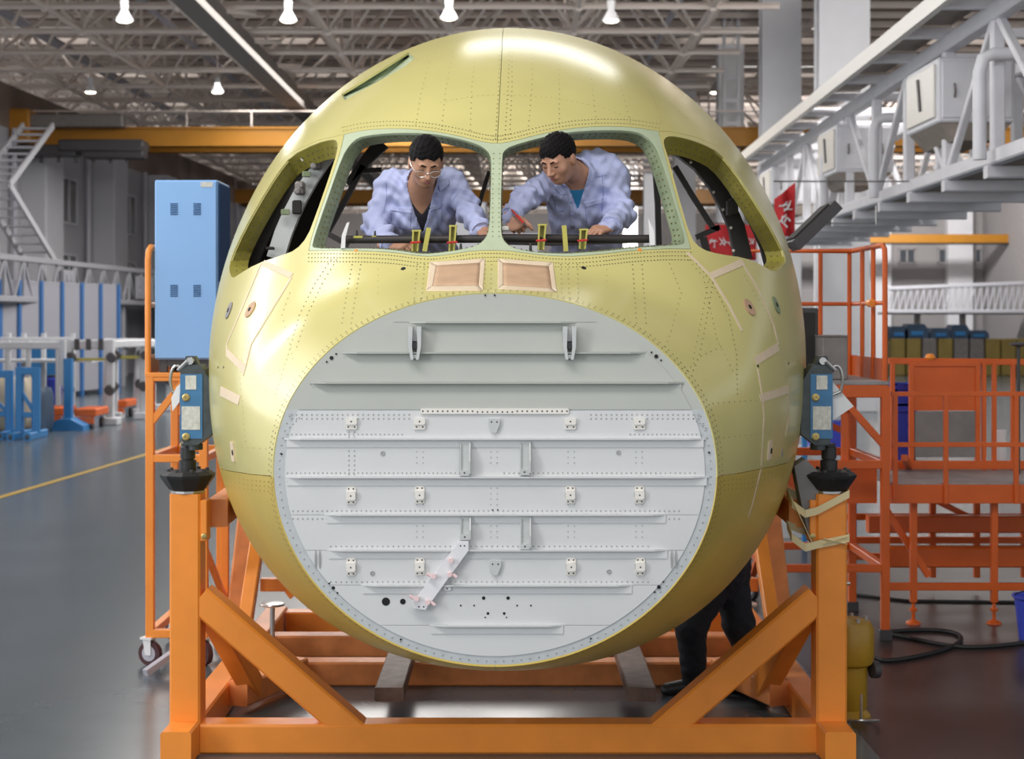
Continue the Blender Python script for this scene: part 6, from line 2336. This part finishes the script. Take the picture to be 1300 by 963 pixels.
def shirt_seam(so, pts, name, m, parent, r=.0022):
    out = []
    for p in resample(pts, 4):
        dr = V(((p[0] - PX0) / F, 1, (PY0 - p[1]) / F)).normalized()
        l, n = on_shirt(so, CAM, dr)
        if l is not None: out.append(l)
    if len(out) > 1: return MB().tube(out, r, 6).build(name, m, parent)


def cuff_ring(el, wr, f, r, parent, name='cuff'):
    el, wr = V(el), V(wr)
    d = (wr - el).normalized()
    c = el + (wr - el) * f
    return MB().lathe([(r * .92, -.028), (r * 1.04, -.024), (r * 1.06, .02), (r * 1.0, .028), (r * .86, .026)], c, d, 20).build(name, 'shirt', parent)


FLOOR_Z = 1.70
px3 = lambda x, y, D: tuple(pix(x, y, D))
# --- left worker: glasses, looking down at the sill
J1 = dict(head=px3(541, 205, 7.60), neck=px3(535, 236, 7.80), chest=px3(532, 268, 7.93), hip=px3(541, 338, 8.25),
          shL=px3(574, 233, 7.88), shR=px3(496, 236, 7.90), elL=px3(595, 268, 7.80), elR=px3(475, 284, 7.86), wrL=px3(611, 293, 7.60), wrR=px3(496, 311, 7.62),
          hipL=px3(562, 345, 8.32), hipR=px3(520, 345, 8.32))
for s, x in (('L', .10), ('R', -.11)):
    J1['kn' + s] = (J1['hip'][0] + x, 8.52, FLOOR_Z + .49); J1['an' + s] = (J1['hip'][0] + x * 1.15, 8.62, FLOOR_Z + .09)
bo1, so1, loc1, g1, hs1, HB1, fd1 = build_person(
    'person', 'person in pale blue shirt and thin glasses leaning over the sill behind left windscreen', J1,
    (.16, -.84, -.56), (.10, -.5, .85),
    {'L': (J1['wrL'], (.55, -.55, -.10), (.1, -.55, .8), .42, -1), 'R': (J1['wrR'], (.85, -.45, -.05), (0, -.55, .8), .55, 1)},
    'fl1', 'tee_dark', dict(toe=(.1, -1, 0), chest_dir=(.02, -.9, -.3), vee=.20, vee_w=.062, tee_low=.10, tee_v=1.2, fringe=.050, hem=.12))
# --- right worker: head turned down to the pen in his hand
J2 = dict(head=px3(709, 201, 7.62), neck=px3(734, 223, 7.84), chest=px3(742, 262, 7.98), hip=px3(744, 338, 8.25), back=px3(755, 222, 8.02),
          shL=px3(779, 232, 7.98), shR=px3(698, 234, 7.86), elL=px3(790, 271, 7.86), elR=px3(669, 249, 7.72), wrL=px3(774, 288, 7.62), wrR=px3(648, 275, 7.54),
          hipL=px3(765, 345, 8.32), hipR=px3(723, 345, 8.32))
for s, x in (('L', .10), ('R', -.11)):
    J2['kn' + s] = (J2['hip'][0] + x, 8.52, FLOOR_Z + .49); J2['an' + s] = (J2['hip'][0] + x * 1.15, 8.62, FLOOR_Z + .09)
bo2, so2, loc2, g2, hs2, HB2, fd2 = build_person(
    'person', 'person in pale blue shirt over teal tee writing with red pen behind right windscreen', J2,
    (-.52, -.70, -.55), (-.30, -.45, .85),
    {'L': (J2['wrL'], (-.80, -.55, -.22), (-.1, -.5, .85), .40, -1), 'R': (J2['wrR'], (.45, -.55, -.62), (-.35, -.75, .45), [1.25, 1.2, 1.25, 1.3], 1, .02, .35)},
    'fl2', 'tee_blue', dict(toe=(-.1, -1, 0), chest_dir=(-.15, -.9, -.3), vee=.13, vee_w=.045, tee_low=.02, fringe=.045, hem=.10, back_r=(.17, .13, .13)))

# glasses of the left worker
gm = MB()
for sx in (-1, 1):
    c = [tuple(loc1(sx * .034 + .026 * math.cos(a), .112 - .008 * abs(math.cos(a)) * (1 if math.cos(a) * sx > 0 else 0), -.012 + .017 * math.sin(a))) for a in [2 * math.pi * i / 20 for i in range(21)]]
    gm.tube(c, .0016, 6, cap=False)
    gm.tube([tuple(loc1(sx * .060, .104, -.006)), tuple(loc1(sx * .078, .06, .0)), tuple(loc1(sx * .083, -.005, .004))], .0018, 6)
gm.tube([tuple(loc1(-.009, .113, -.010)), tuple(loc1(0, .115, -.006)), tuple(loc1(.009, .113, -.010))], .0018, 6)
gm.build('glasses', 'silver', bo1)
# collars, plackets, pockets, cuffs
SP = shirt_patch
SP(so1, [(514, 231), (525, 228), (531, 243), (519, 243)], 8, 'collar', 'shirt', bo1, .010, .008)
SP(so1, [(555, 232), (568, 226), (571, 233), (559, 243)], 8, 'collar', 'shirt', bo1, .010, .008)
SP(so1, [(495, 262), (523, 264), (523, 271), (496, 267)], 8, 'pocket_flap', 'shirt', bo1, .003, .006)
SP(so1, [(538, 264), (561, 258), (561, 263), (540, 270)], 8, 'pocket_flap', 'shirt', bo1, .003, .006)
SP(so1, [(528, 262), (533, 263), (534, 300), (528, 300)], 8, 'placket', 'shirt', bo1, .002, .004)
for pl in ([(496, 267), (497, 286), (521, 291), (522, 271)], [(541, 270), (542, 292), (560, 290), (561, 264)], [(519, 246), (523, 256), (531, 263)], [(560, 240), (549, 250), (533, 263)], [(490, 232), (491, 250), (487, 270)]):
    shirt_seam(so1, pl, 'seam', 'shirt_dk', bo1, .0016)
SP(so2, [(733, 213), (741, 218), (742, 234), (735, 230)], 8, 'collar', 'shirt', bo2, .010, .008)
SP(so2, [(703, 236), (711, 233), (720, 246), (712, 248)], 8, 'collar', 'shirt', bo2, .006, .006)
SP(so2, [(702, 247), (715, 246), (714, 253), (703, 254)], 8, 'pocket_flap', 'shirt', bo2, .003, .006)
SP(so2, [(741, 257), (765, 251), (765, 257), (743, 263)], 8, 'pocket_flap', 'shirt', bo2, .003, .006)
SP(so2, [(722, 246), (726, 246), (730, 290), (725, 290)], 8, 'placket', 'shirt', bo2, .002, .004)
for pl in ([(703, 254), (706, 268), (716, 268)], [(743, 263), (745, 285), (763, 283), (765, 257)], [(764, 220), (766, 245), (764, 268)], [(742, 221), (755, 225), (770, 222)]):
    shirt_seam(so2, pl, 'seam', 'shirt_dk', bo2, .0016)
for (bo, g_, f) in ((bo1, g1, {'L': .93, 'R': .93}), (bo2, g2, {'L': .86, 'R': .90})):
    for s in ('L', 'R'): cuff_ring(g_['el' + s], g_['wr' + s], f[s], .052, bo)
for (so, bo, pts) in ((so1, bo1, ((531, 275), (531, 289))), (so2, bo2, ((725, 257), (727, 272)))):
    for (x, y) in pts:
        dr = V(((x - PX0) / F, 1, (PY0 - y) / F)).normalized()
        l, n = on_shirt(so, CAM, dr)
        if l is not None: MB().lathe([(.006, 0), (.006, .003), (.003, .004)], l - dr * .004, -dr, 10).build('button', 'shirt_dk', bo)
# the red pen in the right worker's hand
a, b = pix(649.5, 266, 7.50), pix(669, 288, 7.42)
t = thing('pen', tuple(b), 'red pen held in the writing hand of the right worker', 'pen')
MB().tube([a, a + (b - a) * .15, a + (b - a) * .8], [.0045, .0062, .0062], 10).build('barrel', 'pen', t)
MB().tube([a + (b - a) * .8, a + (b - a) * .93, b], [.0062, .0048, .0012], 10).build('nib', 'grey_dk', t)
MB().tube([a + V((.004, -.006, 0)), a + (b - a) * .3 + V((.004, -.007, 0))], .0016, 6).build('clip', 'silver', t)

# --- third worker, crouching behind the right flank under the nose
GX = lambda px, D: (px - PX0) * D / F
J3 = dict(hip=(1.33, 9.60, .84), hipL=(1.30, 9.50, .78), hipR=(1.36, 9.68, .80), knL=(1.10, 9.44, .44), knR=(1.41, 9.56, .43), anL=(1.13, 9.52, .09), anR=(1.53, 9.60, .09),
          chest=(1.16, 9.66, 1.14), neck=(1.04, 9.68, 1.34), head=(.92, 9.68, 1.46), shL=(1.02, 9.50, 1.28), shR=(1.06, 9.86, 1.28), elL=(.90, 9.46, 1.06), elR=(.92, 9.92, 1.04), wrL=(.70, 9.52, 1.20), wrR=(.70, 9.84, 1.20))
build_person('person', 'person in black trousers crouching behind the nose, legs showing below its right flank', J3,
             (-.95, 0, .25), (-.2, 0, .95), {'L': (J3['wrL'], (-.9, .1, .3), (.2, 0, .9), .4, -1), 'R': (J3['wrR'], (-.9, -.1, .3), (.2, 0, .9), .4, 1)},
             'fl1', 'tee_dark', dict(toe=(-1, -.1, 0), chest_dir=(-.7, 0, -.6), vee=.05, vee_w=.03, hem=.02, baggy=.036))
